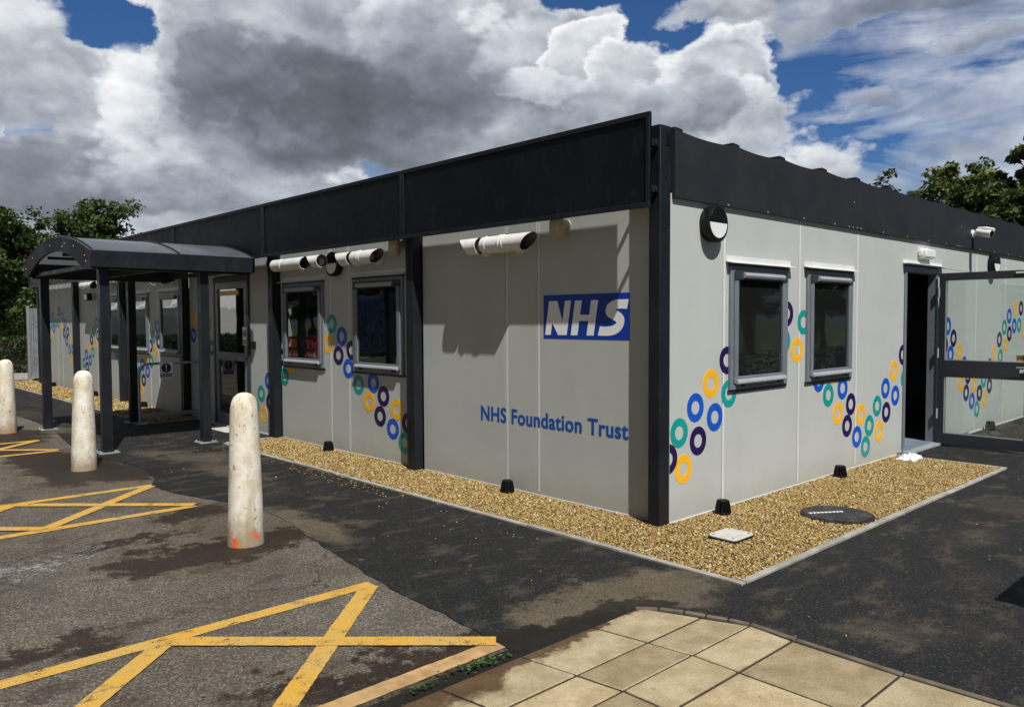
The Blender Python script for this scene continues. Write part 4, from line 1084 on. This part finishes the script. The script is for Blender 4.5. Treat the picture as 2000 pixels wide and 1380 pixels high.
# emergency light over the open doorway
e = empty('emergency_light', (5.2, 0, 2.36), 'white rectangular emergency light above the open doorway', 'emergency light')
MB(RF).box(5.02, 5.36, .0, .045, 2.305, 2.425).build('base', WHT, e, bevel=.008)
MB(RF).box(5.035, 5.345, .045, .085, 2.315, 2.415).build('diffuser', OPAL, e, bevel=.014)
MB(RF).box(4.975, 5.03, .010, .055, 2.335, 2.40).build('cable_gland', WHT, e, bevel=.008)
# camera
e = empty('security_camera', (6.83, -.03, 2.72), 'white bullet security camera fixed to the charcoal fascia right of the doorway', 'security camera')
b = MB(); 
c0 = Vector((6.82, -.03, 2.72)); d = Vector((-.30, -1, -.22)).normalized()
b.tube(c0, c0 + Vector((0, -.02, 0)), .055).tube(c0 + Vector((0, -.02, 0)), c0 + Vector((0, -.09, 0)), .03, .024)
b.build('bracket', WHT, e, bevel=.003)
q = c0 + Vector((0, -.10, .01))
b = MB(); b.path([q - d * .05, q - d * .045, q + d * .0, q + d * .15, q + d * .16], [.02, .047, .052, .052, .050], seg=20); b.build('body', WHT, e)
b = MB(); b.tube(q + d * .16, q + d * .163, .043, seg=20).tube(q + d * .163, q + d * .166, .022, seg=20); b.build('lens', BLKP, e)
b = MB(); b.path([q - d * .03 + Vector((0, 0, .050)), q + d * .08 + Vector((0, 0, .056)), q + d * .19 + Vector((0, 0, .056))], [.02, .030, .022], seg=10); b.build('sun_shield', WHT, e)

# drain vent terminals in the gravel
def terminal(x, y, label, h=.115):
    e = empty('drain_vent', (x, y, .012), label, 'drain vent', 'black slotted vent caps in the gravel beside the walls')
    b = MB(); b.lathe([(.062, .0), (.062, .022), (.058, .026)], x, y, 24); b.lathe([(.047, .02), (.036, h)], x, y, 20)
    b.v = [(p[0], p[1], p[2] + .012) for p in b.v]; b.build('pipe', BLKP, e)
    c = MB(); N_ = 14
    for i in range(N_):
        t = 2 * math.pi * i / N_; ct, stt = math.cos(t), math.sin(t)
        c.path([(x + .060 * ct, y + .060 * stt, .034), (x + .056 * ct, y + .056 * stt, .06 + .01), (x + .045 * ct, y + .045 * stt, h + .012), (x + .030 * ct, y + .030 * stt, h + .018)], [.0065, .006, .0055, .004], seg=6)
    c.lathe([(.046, h + .004), (.042, h + .016), (.02, h + .022), (.0, h + .023)], x, y, 20)
    c.build('grille', BLKP, e)
    return e
terminal(.60, -.115, 'black slotted vent cap by the sunlit wall near the building corner')
terminal(2.74, -.115, 'black slotted vent cap by the sunlit wall near the open doorway')
terminal(7.55, -.10, 'black slotted vent cap seen through the glass of the open door')
terminal(-.12, 1.68, 'black slotted vent cap below the blue lettering')
terminal(-.12, 4.86, 'black slotted vent cap below the two windows with rings between them')
terminal(-.12, 11.33, 'small dark vent cap in shadow behind the guard rail')
terminal(-.12, 14.3, 'small dark vent cap in the far gravel just right of the middle bollard')
terminal(-.12, 17.6, 'small dark vent cap in the far gravel at the end of the long wall')

# ------------------------------------------------------------------ covers in the gravel
e = empty('manhole_cover', (1.20, -.785, .01), 'round dark manhole cover set in the gravel near the concrete edging', 'manhole cover')
MB().lathe([(.278, .0), (.278, .034), (.264, .038), (.262, .030)], 1.2, -.785, 48).build('frame', MANH, e)
c = MB().lathe([(.258, .030), (.258, .040), (.0, .042)], 1.2, -.785, 48, close=False)
c.build('lid', MANH, e)
c = MB()
v1 = Vector((-.729, .684)); v2 = Vector((.684, .729))     # raised maker's bar, only dashes can be made out
for i in range(9):
    p = Vector((1.2, -.785)) + Vector((-.16, .08)) + Vector((.25, -.0)) * 0 + Vector((.028 * i - .02, -.0185 * i + .06)); 
    c.prism([(p.x, p.y), (p.x + .02, p.y - .013), (p.x + .03, p.y + .007), (p.x + .010, p.y + .020)], .042, .0445)
c.build('raised_bar', SIGNW, e)
e = empty('inspection_cover', (.04, -.53, .01), 'small cream rectangular inspection cover lying in the gravel', 'inspection cover')
def rrect(cx, cy, a, b, r, k=6):
    out = []
    for sx, sy, t0 in ((1, 1, 0), (-1, 1, 90), (-1, -1, 180), (1, -1, 270)):
        for i in range(k + 1):
            t = R(t0 + 90 * i / k); out.append((cx + sx * (a - r) + r * math.cos(t), cy + sy * (b - r) + r * math.sin(t)))
    return out
MB().prism(rrect(.04, -.53, .148, .122, .05), .0, .030).build('surround', BLKP, e, bevel=.003)
MB().prism(rrect(.04, -.53, .140, .114, .045), .030, .043).build('lid', PLATE, e, bevel=.004)
c = MB()
for sx in (-1, 1):
    for sy in (-1, 1): c.tube((.04 + sx * .105, -.53 + sy * .08, .043), (.04 + sx * .105, -.53 + sy * .08, .0445), .008, seg=12)
c.build_split('screw', BLKP, e)

# crumpled white cloth by the doorway
vs = []; k = 36
for i in range(k):
    for j in range(k):
        a, b = i / (k - 1) - .5, j / (k - 1) - .5
        r = math.hypot(a, b); ed = 1 + .25 * mnoise.noise(Vector((math.atan2(b, a) * 1.3, 2, 5)))
        x = a * .30 * ed; y = b * .19 * ed
        h = .045 * abs(mnoise.noise(Vector((x * 16, y * 22, .3)))) * 2 + .02 * abs(mnoise.noise(Vector((x * 45, y * 40, 8))))
        h *= max(0, 1 - (max(abs(a), abs(b)) * 2) ** 5)
        vs.append((4.26 + x + .02 * mnoise.noise(Vector((y * 20, 1, 1))), -.21 + y + .025 * mnoise.noise(Vector((x * 20, 4, 1))), .022 + h))
fs = [(i * k + j, (i + 1) * k + j, (i + 1) * k + j + 1, i * k + j + 1) for i in range(k - 1) for j in range(k - 1)]
c = MB().add(vs, fs).build('cloth', CLOTH, None, loc=(4.26, -.21, .02), smooth=60, label='crumpled white cloth dropped on the gravel beside the door threshold', category='cloth')
sm = c.modifiers.new('thickness', 'SOLIDIFY'); sm.thickness = .003

# ------------------------------------------------------------------ bollards
prof = [(.128, -.05), (.127, 0), (.118, .30), (.108, .62), (.098, .93), (.095, .975), (.088, 1.015), (.073, 1.05), (.048, 1.074), (.020, 1.083), (.003, 1.084)]
for (x, y, h, tx, ty, lab) in ((-2.545, 1.825, 1.0, .010, .006, 'nearest and largest white bollard, stained, in front of the facade with two windows'),
                       (-2.575, 5.73, .985, -.004, .012, 'middle white bollard, chipped and stained, in front of the canopy'),
                       (-2.57, 9.58, .97, .004, -.008, 'farthest white bollard, cut by the left edge of the photo, orange at its foot')):
    b = MB().lathe([(r_, z_ * h if z_ > 0 else z_) for r_, z_ in prof], 0, 0, 40)
    b.v = [(p[0] * (1 + .02 * mnoise.noise(Vector((p[0] * 6 + y, p[1] * 6, p[2] * 4)))), p[1], p[2]) for p in b.v]
    o = b.build('bollard', BOLL, None, loc=(0, 0, 0), smooth=60, label=lab, category='bollard', group='white concrete bollards along the tarmac')
    o.location = (x, y, 0); o.rotation_euler = (tx, ty, y)

# ------------------------------------------------------------------ entrance canopy
CN = empty('entrance_canopy', (-1.25, 8.05, 0), 'charcoal barrel-roofed canopy on square posts in front of the entrance door', 'canopy')
PXY = [(-2.07, 6.68), (-2.07, 9.49), (-.885, 6.65), (-.885, 9.47)]
for x, y in PXY:
    p = MB().box(x - .056, x + .056, y - .056, y + .056, .012, 2.235).build('post', DARK, CN, bevel=.006)
    q = MB().box(x - .115, x + .115, y - .115, y + .115, .006, .018)
    for sx in (-1, 1):
        for sy in (-1, 1): q.tube((x + sx * .09, y + sy * .09, .018), (x + sx * .09, y + sy * .09, .036), .012, seg=6)
    q.build('base_plate', GALV, p, bevel=.002)
YA, YB, ZE, YC = 6.49, 9.62, 2.225, 8.055
XA, XB = -2.285, -.245
def arch(y_half, rise, z0, k=28, pw=2.0):
    Rr = (y_half ** 2 + rise ** 2) / (2 * rise); th = math.asin(min(1, y_half / Rr))
    return [(YC + Rr * math.sin(-th + 2 * th * i / k), z0 - (Rr - rise) + Rr * math.cos(-th + 2 * th * i / k)) for i in range(k + 1)]
HALF = (YB - YA) / 2
ou = arch(HALF, .245, ZE + .20); 
for nm, x0, x1 in (('gable_arch', XA, XA + .03), ('gable_arch', XB - .03, XB)):
    inn = arch(HALF - .22, .27, ZE)
    outer = [(YA, ZE)] + ou + [(YB, ZE)]
    g = MB(); o_, i_ = outer, inn
    # ring polygon as quads between resampled outlines
    def resample(P_, k):
        L = [0]
        for a, b in zip(P_, P_[1:]): L.append(L[-1] + math.dist(a, b))
        out = []
        for i in range(k + 1):
            s = L[-1] * i / k; j = 0
            while j < len(L) - 2 and L[j + 1] < s: j += 1
            t = (s - L[j]) / max(1e-9, L[j + 1] - L[j]); out.append((P_[j][0] + (P_[j + 1][0] - P_[j][0]) * t, P_[j][1] + (P_[j + 1][1] - P_[j][1]) * t))
        return out
    oo = ou; ii = resample(inn, len(ou) - 1); k = len(oo)
    vs = [(x, y, z) for x in (x0, x1) for y, z in oo] + [(x, y, z) for x in (x0, x1) for y, z in ii]
    fs = []
    for i in range(k - 1):
        fs += [(i, i + 1, 2 * k + i + 1, 2 * k + i), (k + i, 3 * k + i, 3 * k + i + 1, k + i + 1), (i, k + i, k + i + 1, i + 1), (2 * k + i, 2 * k + i + 1, 3 * k + i + 1, 3 * k + i)]
    g.add(vs, fs)
    for a, b in ((oo[0], ii[0]), (oo[-1], ii[-1])):
        g.prism([a, (a[0], ZE), (b[0], ZE)], x0 + .0005, x1 - .0005, ax='x')
    for yy, zz in ((YC - 1.45, 2.36), (YC - 1.0, 2.50), (YC - .6, 2.56), (YC - .5, 2.53), (YC + .1, 2.58), (YC + 1.05, 2.47), (YC + 1.45, 2.34), (YC - 1.5, 2.29)):
        if x0 < -1: g.tube((x0 - .004, yy, zz), (x0, yy, zz), .012, seg=8, mi=1)
    g.build(nm, [MEMB, GALV], CN, smooth=30)
MB().box(XA + .031, XB, YA, YA + .045, ZE, ZE + .20).build('side_beam', DARK, CN, bevel=.004)
MB().box(XA + .031, XB, YB - .045, YB, ZE, ZE + .20).build('side_beam', DARK, CN, bevel=.004)
gt = MB()
for yy in (YA + .06, YB - .16): gt.box(XA + .06, XB - .03, yy, yy + .10, ZE - .02, ZE + .06).box(XA + .06, XB - .03, yy, yy + .012, ZE + .061, ZE + .12)
gt.build_split('gutter', DARK, CN, bevel=.003)
rf = MB(); up = arch(HALF - .01, .245, ZE + .205); lo = arch(HALF - .01, .245, ZE + .192)
for x0, x1 in ((XA + .02, -1.245), (-1.225, XB - .01)):
    k = len(up)
    vs = [(x, y, z) for x in (x0, x1) for y, z in up] + [(x, y, z) for x in (x0, x1) for y, z in lo]
    fs = []
    for i in range(k - 1): fs += [(i, i + 1, k + i + 1, k + i), (2 * k + i, 3 * k + i, 3 * k + i + 1, 2 * k + i + 1)]
    for i in (0, k - 1): fs.append((i, k + i, 3 * k + i, 2 * k + i))
    for i in range(k - 1): fs += [(i, 2 * k + i, 2 * k + i + 1, i + 1), (k + i, k + i + 1, 3 * k + i + 1, 3 * k + i)]
    rf.add(vs, fs)
rf.build('roof_sheet', SHEET, CN, smooth=30)
gb_ = MB()
for xx in (-1.235, XB - .03, XA + .05):
    a2 = arch(HALF - .01, .25, ZE + .208); gb_.path([(xx, y, z) for y, z in a2], .012, seg=8)
gb_.build_split('glazing_bar', DARK, CN)
tb = MB()
for xx in (-1.26, -.34): tb.box(xx, xx + .05, YA + .045, YB - .045, ZE + .02, ZE + .08)
tb.box(XA + .08, XA + .12, YA + .045, YB - .045, ZE + .0, ZE + .05)
for yy in (7.3, 8.05, 8.8): tb.box(XA + .12, XB - .03, yy - .02, yy + .02, ZE + .22, ZE + .26)
tb.build_split('roof_tie', DARK, CN, bevel=.003)

# ------------------------------------------------------------------ guard rail with notice
e = empty('guard_rail', (-.45, 9.15, 0), 'galvanised tubular guard rail with a blue and white notice under the canopy', 'guard rail')
gy = 9.14
pts = [(-.90, gy, .02), (-.90, gy, .78)] + [(-.90 + .15 * (1 - math.cos(R(t))), gy, .78 + .15 * math.sin(R(t))) for t in range(15, 91, 15)] + [(-.02, gy, .93)]
MB().path(pts, .020, seg=12).build('top_rail', GALV, e)
MB().box(-.88, -.02, gy - .010, gy + .010, .10, .165).build('kick_rail', GALV, e, bevel=.003)
MB().box(-.97, -.80, gy - .06, gy + .06, .006, .016).tube((-.02, gy, .93), (-.005, gy, .93), .045).build('foot', GALV, e, bevel=.002)
NTt = lambda u, n, z: (u, gy - .022 - n, z)
notice(NTt, -.60, -.40, .70, .945, 0, e, 1)

# ------------------------------------------------------------------ steel fence panel at the far end, hedge
e = empty('steel_fence', (1.4, 20.75, 0), 'tall grey galvanised steel fence panel beyond the far end of the building', 'fence')
f = MB()
k = 60
for i in range(k):
    x = .06 + i * .05; f.box(x, x + .035, 20.70 + (.012 if i % 2 else 0), 20.735 + (.012 if i % 2 else 0), .05, 1.93)
f.build('sheet', GALV, e)
f = MB(); f.box(.0, .058, 20.66, 20.76, 0, 1.98).box(1.5, 1.56, 20.75, 20.83, 0, 1.95).box(3.04, 3.1, 20.68, 20.76, 0, 1.95); f.build_split('post', GALV, e, bevel=.004)
f = MB(); f.box(.06, 3.04, 20.768, 20.80, .3, .35).box(.06, 3.04, 20.768, 20.80, 1.6, 1.65); f.build_split('rail', GALV, e)

def leaves(centers, radii, per, size, squash=.8, spread=1.0):
    """many small bent leaf faces round the given points"""
    n_ = len(centers); C_ = np.repeat(centers, per, 0); R_ = np.repeat(radii, per)
    k = n_ * per
    d = rng.normal(size=(k, 3)); d /= np.linalg.norm(d, axis=1, keepdims=True)
    rr = rng.random(k) ** .5
    P_ = C_ + d * (rr * R_)[:, None] * np.array([1, 1, squash])
    u = rng.normal(size=(k, 3)); u[:, 2] *= .6; u /= np.linalg.norm(u, axis=1, keepdims=True)
    v = np.cross(u, rng.normal(size=(k, 3))); v /= np.linalg.norm(v, axis=1, keepdims=True)
    s = size * rng.uniform(.6, 1.3, (k, 1))
    w_ = np.cross(u, v) * s * .25
    V = np.stack([P_ - u * s, P_ + v * s * .55 + w_, P_ + u * s, P_ - v * s * .55 + w_], 1).reshape(-1, 3)
    return V, k
def leaf_mesh(name, V, k, m_, parent, off):
    me = bpy.data.meshes.new(name)
    me.vertices.add(k * 4); me.vertices.foreach_set('co', (V - np.array(off)).astype(np.float32).ravel())
    me.loops.add(k * 4); me.loops.foreach_set('vertex_index', np.arange(k * 4, dtype=np.int32))
    me.polygons.add(k); me.polygons.foreach_set('loop_start', np.arange(0, k * 4, 4, dtype=np.int32)); me.polygons.foreach_set('loop_total', np.full(k, 4, np.int32))
    me.update(calc_edges=True); me.materials.append(mm(m_))
    o = bpy.data.objects.new(name, me); COL.objects.link(o)
    if parent is not None: o.parent = parent
    return o
def tree(x, y, h, w_, zlow, label, m_, group, nb=16, clus=9, per=70, leaf=.10, seed=1, bare=.0, cat='tree', crad=.42):
    rs = np.random.default_rng(seed); random.seed(seed)
    e = empty('tree', (x, y, 0), label, cat, group)
    tm_ = MB(); 
    th = h * .82
    trunk = [(x + .15 * mnoise.noise(Vector((seed, t * 2, 0))), y + .15 * mnoise.noise(Vector((seed, t * 2, 7))), th * t) for t in np.linspace(0, 1, 9)]
    tm_.path(trunk, [max(.02, h * .022 * (1 - t) ** .8 + .02) for t in np.linspace(0, 1, 9)], seg=8)
    cen = []; rad = []
    for i in range(nb):
        t = .22 + .76 * i / nb + rs.uniform(-.03, .03); a = i * 2.4 + rs.uniform(-.5, .5)
        z0 = th * max(t, (zlow + .2) / h)
        # crown outline: widest about 45% up, ragged
        f = math.sin(math.pi * min(1, max(.12, (z0 - zlow * .6) / (h - zlow * .6)))) ** .6
        L_ = w_ / 2 * f * rs.uniform(.70, 1.12)
        el_ = R(rs.uniform(10, 50))
        p0 = Vector((x, y, z0)); pts = [p0]; dirv = Vector((math.cos(a) * math.cos(el_), math.sin(a) * math.cos(el_), math.sin(el_)))
        for s in range(1, 6):
            dirv = (dirv + Vector(rs.normal(0, .16, 3)) + Vector((0, 0, .04))).normalized()
            pts.append(pts[-1] + dirv * L_ / 5)
        tm_.path([tuple(p) for p in pts], [max(.008, h * .007 * (1 - s / 6)) for s in range(6)], seg=5)
        for s in range(clus):
            q = pts[min(5, 1 + int(rs.random() * 5))]; o_ = Vector(rs.normal(0, 1, 3)); o_.z *= .8
            c_ = q + o_.normalized() * rs.uniform(.15, .75) * (w_ * .16)
            if c_.z > h: c_.z = h - rs.uniform(0, .3)
            if c_.z < zlow: continue
            tm_.path([tuple(q), tuple((q + c_) / 2 + Vector((0, 0, .05))), tuple(c_)], [.012, .008, .005], seg=4)
            if rs.random() < bare: continue
            cen.append(tuple(c_)); rad.append(crad * rs.uniform(.55, 1.15) * w_ / 4.5)
    # leaders at the top
    for s in range(10):
        a = rs.uniform(0, 6.28); r_ = rs.uniform(0, w_ * .26)
        top = Vector((x + math.cos(a) * r_, y + math.sin(a) * r_, h - r_ * r_ * .5 - rs.uniform(0, .5)))
        b0 = Vector((x, y, th * rs.uniform(.6, .9)))
        tm_.path([tuple(b0), tuple((b0 + top) / 2), tuple(top)], [.03, .018, .006], seg=5)
        for q in np.linspace(.5, 1, 5):
            c_ = b0.lerp(top, q) + Vector(rs.normal(0, .1, 3)); cen.append(tuple(c_)); rad.append(.26 * rs.uniform(.6, 1.1) * w_ / 4.5)
    tm_.build('trunk', BARK, e, smooth=60)
    V, k = leaves(np.array(cen), np.array(rad), per, leaf)
    leaf_mesh('crown', V, k, m_, e, (x, y, 0))
    return e
def at(px, d):
    r_ = _rot @ _ray(px, 623); r_.z = 0; r_.normalize(); p = CAM + r_ * d; return p.x, p.y
G1 = 'trees beyond the far end of the building'
x, y = at(15, 34); tree(x, y, 5.5, 4.6, .6, 'dark green tree at the left edge with a pointed ragged top', LEAF, G1, nb=26, clus=11, per=75, leaf=.085, seed=3)
x, y = at(185, 33); tree(x, y, 6.0, 4.4, 1.2, 'broad dark tree with bare twigs on its right side, rising behind the canopy roof', LEAF, G1, nb=26, clus=11, per=75, leaf=.085, seed=8, bare=.16)
x, y = at(105, 39); tree(x, y, 4.9, 4.6, .4, 'lower dark tree standing behind the gap between the two taller trees', LEAF, G1, nb=24, clus=10, per=70, leaf=.10, seed=12)
x, y = at(-75, 35); tree(x, y, 5.6, 4.8, .4, 'dark tree just outside the left edge, its branches reaching in', LEAF, G1, nb=22, clus=9, per=65, leaf=.10, seed=15)
x, y = at(60, 43); tree(x, y, 5.2, 6.5, .2, 'wide low dark tree filling the background above the hedge', LEAF, G1, nb=24, clus=11, per=75, leaf=.12, seed=18)
x, y = at(-30, 47); tree(x, y, 5.0, 7.0, .2, 'dense dark tree behind the hedge by the left edge', LEAF, G1, nb=24, clus=11, per=75, leaf=.12, seed=19)
x, y = at(240, 40); tree(x, y, 5.0, 5.0, .2, 'dark tree mostly hidden behind the canopy and the long facade', LEAF, G1, nb=20, clus=9, per=60, leaf=.12, seed=22)
G2 = 'trees rising behind the roof on the right'
x, y = at(1850, 25); tree(x, y, 5.95, 4.4, 2.0, 'shorter leafy tree with upright shoots behind the roof, right of the clouds', LEAFR, G2, nb=28, clus=9, per=46, leaf=.078, seed=31, crad=.30)
x, y = at(2070, 20); tree(x, y, 5.6, 3.6, 1.6, 'taller leafy tree cut by the right edge behind the roof', LEAFR, G2, nb=32, clus=12, per=95, leaf=.085, seed=36, crad=.38)
x, y = at(1950, 25); tree(x, y, 5.4, 4.4, 1.6, 'low olive green tree filling the gap between the two trees behind the roof', LEAFR, G2, nb=24, clus=9, per=60, leaf=.08, seed=41, crad=.36)
# hedge: clipped box of leaves
hx0, hx1, hy0, hy1 = -9., 3.6, 24.4, 25.9
cen = []; 
for i in range(2600):
    x = rng.uniform(hx0, hx1); f = rng.random()
    if f < .55: yy, zz = hy0 + rng.uniform(0, .15), rng.uniform(.08, .98)
    else: yy, zz = rng.uniform(hy0, hy1), 1.0 + rng.uniform(-.05, .04)
    cen.append((x, yy, zz))
V, k = leaves(np.array(cen), np.full(len(cen), .14), 16, .035)
e = empty('hedge', (-2.5, 25.1, 0), 'low clipped dark green hedge behind the pale far pavement', 'hedge')
leaf_mesh('foliage', V, k, HEDGE, e, (-2.5, 25.1, 0))
mb = MB().box(hx0, hx1, hy0 + .1, hy1 - .1, 0, .93); mb.build('inner_branches', BARK, e)

# weeds in the joint between paving and asphalt
def weed(x, y, s, n_, label, seed):
    n_ = int(n_ * .55)
    rs = np.random.default_rng(seed); mb = MB()
    for i in range(n_):
        bx = x + rs.normal(0, s * 1.5); by = y + rs.normal(0, s * .35)
        a = rs.uniform(0, 6.28); L_ = rs.uniform(.012, .03); ww = L_ * .35; d = Vector((math.cos(a), math.sin(a), rs.uniform(.3, 1.4))).normalized(); q = Vector((-math.sin(a), math.cos(a), 0))
        b0 = Vector((bx, by, .018 + rs.uniform(0, .014)))
        pts = [b0, b0 + d * L_ * .5 + q * ww, b0 + d * L_ + Vector((0, 0, -.004)), b0 + d * L_ * .5 - q * ww]
        mb.add([tuple(p) for p in pts], [(0, 1, 2, 3)])
    return mb.build('weed', WEEDM, None, loc=(x, y, .015), smooth=0, fix=False, label=label, category='weed', group='weeds growing in the paving joint')
weed(-2.66, -.88, .055, 170, 'larger sprawling green weed in the dark joint beside the paving', 1)
weed(-2.99, -.885, .028, 60, 'smaller green weed in the joint, closer to the bottom edge', 2)

# ------------------------------------------------------------------ what stands opposite and shows in the window glass
MQ = empty('marquee', (-12, 34, 0), 'long white marquee with pointed roofs across the car park, seen reflected in the far windows', 'marquee')
wl = MB(); rfm = MB(); n_b = 5; L0, L1 = 29., 50.; bw = (L1 - L0) / n_b; X0, X1 = -12., -8.
for i in range(n_b):
    a = L0 + bw * i; b = a + bw; cy, cx = (a + b) / 2, (X0 + X1) / 2; ze = 2.1; ap = 4.3
    rings = [(1, 0.), (.75, .13), (.5, .32), (.25, .6), (.04, 1.0)]
    vs = []
    for f, t in rings:
        hw, hl = (X1 - X0) / 2 * f, bw / 2 * f
        vs += [(cx - hw, cy - hl, ze + (ap - ze) * t), (cx + hw, cy - hl, ze + (ap - ze) * t), (cx + hw, cy + hl, ze + (ap - ze) * t), (cx - hw, cy + hl, ze + (ap - ze) * t)]
    fs = [(k * 4 + j, k * 4 + (j + 1) % 4, k * 4 + 4 + (j + 1) % 4, k * 4 + 4 + j) for k in range(4) for j in range(4)]
    rfm.add(vs, fs + [(16, 17, 18, 19)])
for i in range(260):
    y0_ = L0 + (L1 - L0) * i / 260; y1_ = L0 + (L1 - L0) * (i + 1) / 260
    wob = lambda q: .05 * math.sin(q * 14) + .03 * math.sin(q * 31 + 1)
    wl.add([(X1 + wob(y0_), y0_, .02), (X1 + wob(y1_), y1_, .02), (X1, y1_, 2.1), (X1, y0_, 2.1)], [(0, 1, 2, 3)])
wl.add([(X0, L0, .02), (X1, L0, .02), (X1, L0, 2.1), (X0, L0, 2.1)], [(0, 1, 2, 3)]).add([(X0, L0, .02), (X0, L1, .02), (X0, L1, 2.1), (X0, L0, 2.1)], [(0, 1, 2, 3)]).add([(X0, L1, .02), (X1, L1, .02), (X1, L1, 2.1), (X0, L1, 2.1)], [(0, 1, 2, 3)])
wo_ = wl.build('canvas_wall', TENT, MQ, smooth=0, fix=False)
rfm.build('roof', TENT, MQ, smooth=30)
vb = MB()
for i in range(130):
    y0_ = L0 + (L1 - L0) * i / 130; ww = (L1 - L0) / 130
    vb.add([(X1 + .05, y0_, 2.14), (X1 + .05, y0_ + ww, 2.14), (X1 + .05, y0_ + ww * .9, 1.93), (X1 + .05, y0_ + ww * .5, 1.88), (X1 + .05, y0_ + ww * .1, 1.93)], [(0, 1, 2, 3, 4)])
vb.build('valance', TENT, MQ, smooth=0, fix=False)
for obn in ('valance', 'canvas_wall'):
    pass
SCN = empty('shipping_container', (-15, 25.5, 0), 'blue shipping container across the car park, mirrored darkly in the near window', 'container')
c = MB(); c.box(-17.4, -15.0, 22.5, 28.5, .15, 2.7)
for i in range(40): c.box(-15.0, -14.96, 22.6 + i * .148, 22.6 + i * .148 + .074, .3, 2.55)
c.build('body', CONT, SCN)
c = MB()
for yy in (22.5, 28.4): c.box(-15.02, -14.92, yy, yy + .1, .05, 2.75)
c.box(-15.02, -14.92, 22.6, 28.4, .1, .25).box(-15.02, -14.92, 22.6, 28.4, 2.6, 2.75); c.build('corner_frame', CONT, SCN)
for i, (x, y) in enumerate(((-8.5, 19.2), (-8.5, 21.4))):
    e = empty('plastic_barrier', (x, y, 0), ('red plastic barrier opposite the clinic, nearer the road end', 'red plastic barrier opposite the clinic, nearer the marquee')[i], 'barrier', 'red plastic barriers across the car park')
    c = MB()
    for zz in (.25, .55, .95): c.box(x - .02, x + .02, y - 1, y + 1, zz, zz + .08)
    for q in np.linspace(-1, 1, 15): c.box(x - .015, x + .015, y + q - .02, y + q + .02, .25, 1.0)
    c.build('panel', REDB, e, bevel=.004); MB().box(x - .3, x + .3, y - .9, y - .8, 0, .08).box(x - .3, x + .3, y + .8, y + .9, 0, .08).build_split('foot', BLKP, e)
G3 = 'trees opposite the clinic, mirrored in the glass'
proto = tree(-21, 30, 10.5, 8., .5, 'large tree across the car park at the near end of the row', LEAF, G3, nb=24, clus=10, per=50, leaf=.17, seed=51)
for (x, y, lb) in ((-23, 37, 'large tree across the car park behind the blue container'), (-22, 45, 'large tree across the car park beyond the container, nearer the marquee'), (-20, 53, 'large tree across the car park behind the marquee'),
                   (12, -13, 'large tree across the tarmac facing the sunlit wall windows'), (19, -14, 'large tree across the tarmac facing the open door'), (26, -14.5, 'large tree across the tarmac facing the far sunlit wall'), (34, -15, 'farthest large tree across the tarmac facing the sunlit wall')):
    c = copy_tree(proto, loc=(x, y, 0), label=lb); c.rotation_euler[2] = x * 1.7
# made-up bin outside the frame, added only to cast the right-edge shadow
BX, BY = .06, -3.16
e = empty('shadow_caster_bin', (BX, BY, 0), 'made-up green bin right of the camera, unseen, added for the shadow it casts', 'bin')
b = MB(); bt_, tp = .21, .28
vs = [(BX + sx * q, BY + sy * q * 1.1, z) for q, z in ((bt_, .04), (tp, 1.0)) for sx, sy in ((-1, -1), (1, -1), (1, 1), (-1, 1))]
b.add(vs, [(0, 1, 2, 3), (4, 5, 6, 7), (0, 1, 5, 4), (1, 2, 6, 5), (2, 3, 7, 6), (3, 0, 4, 7)]).build('body', BINM, e, bevel=.02)
b = MB().prism([(-.32, 1.0), (.32, 1.0), (.30, 1.04), (.0, 1.09), (-.34, 1.05)], BX - .30, BX + .30, ax='x'); b.v = [(p[0], p[1] + BY, p[2]) for p in b.v]; b.build('lid', BINM, e, bevel=.01)
b = MB()
for sx in (-1, 1): b.tube((BX + sx * .2, BY - .24, .1), (BX + sx * .26, BY - .24, .1), .1, seg=20)
b.build_split('wheel', BLKP, e)
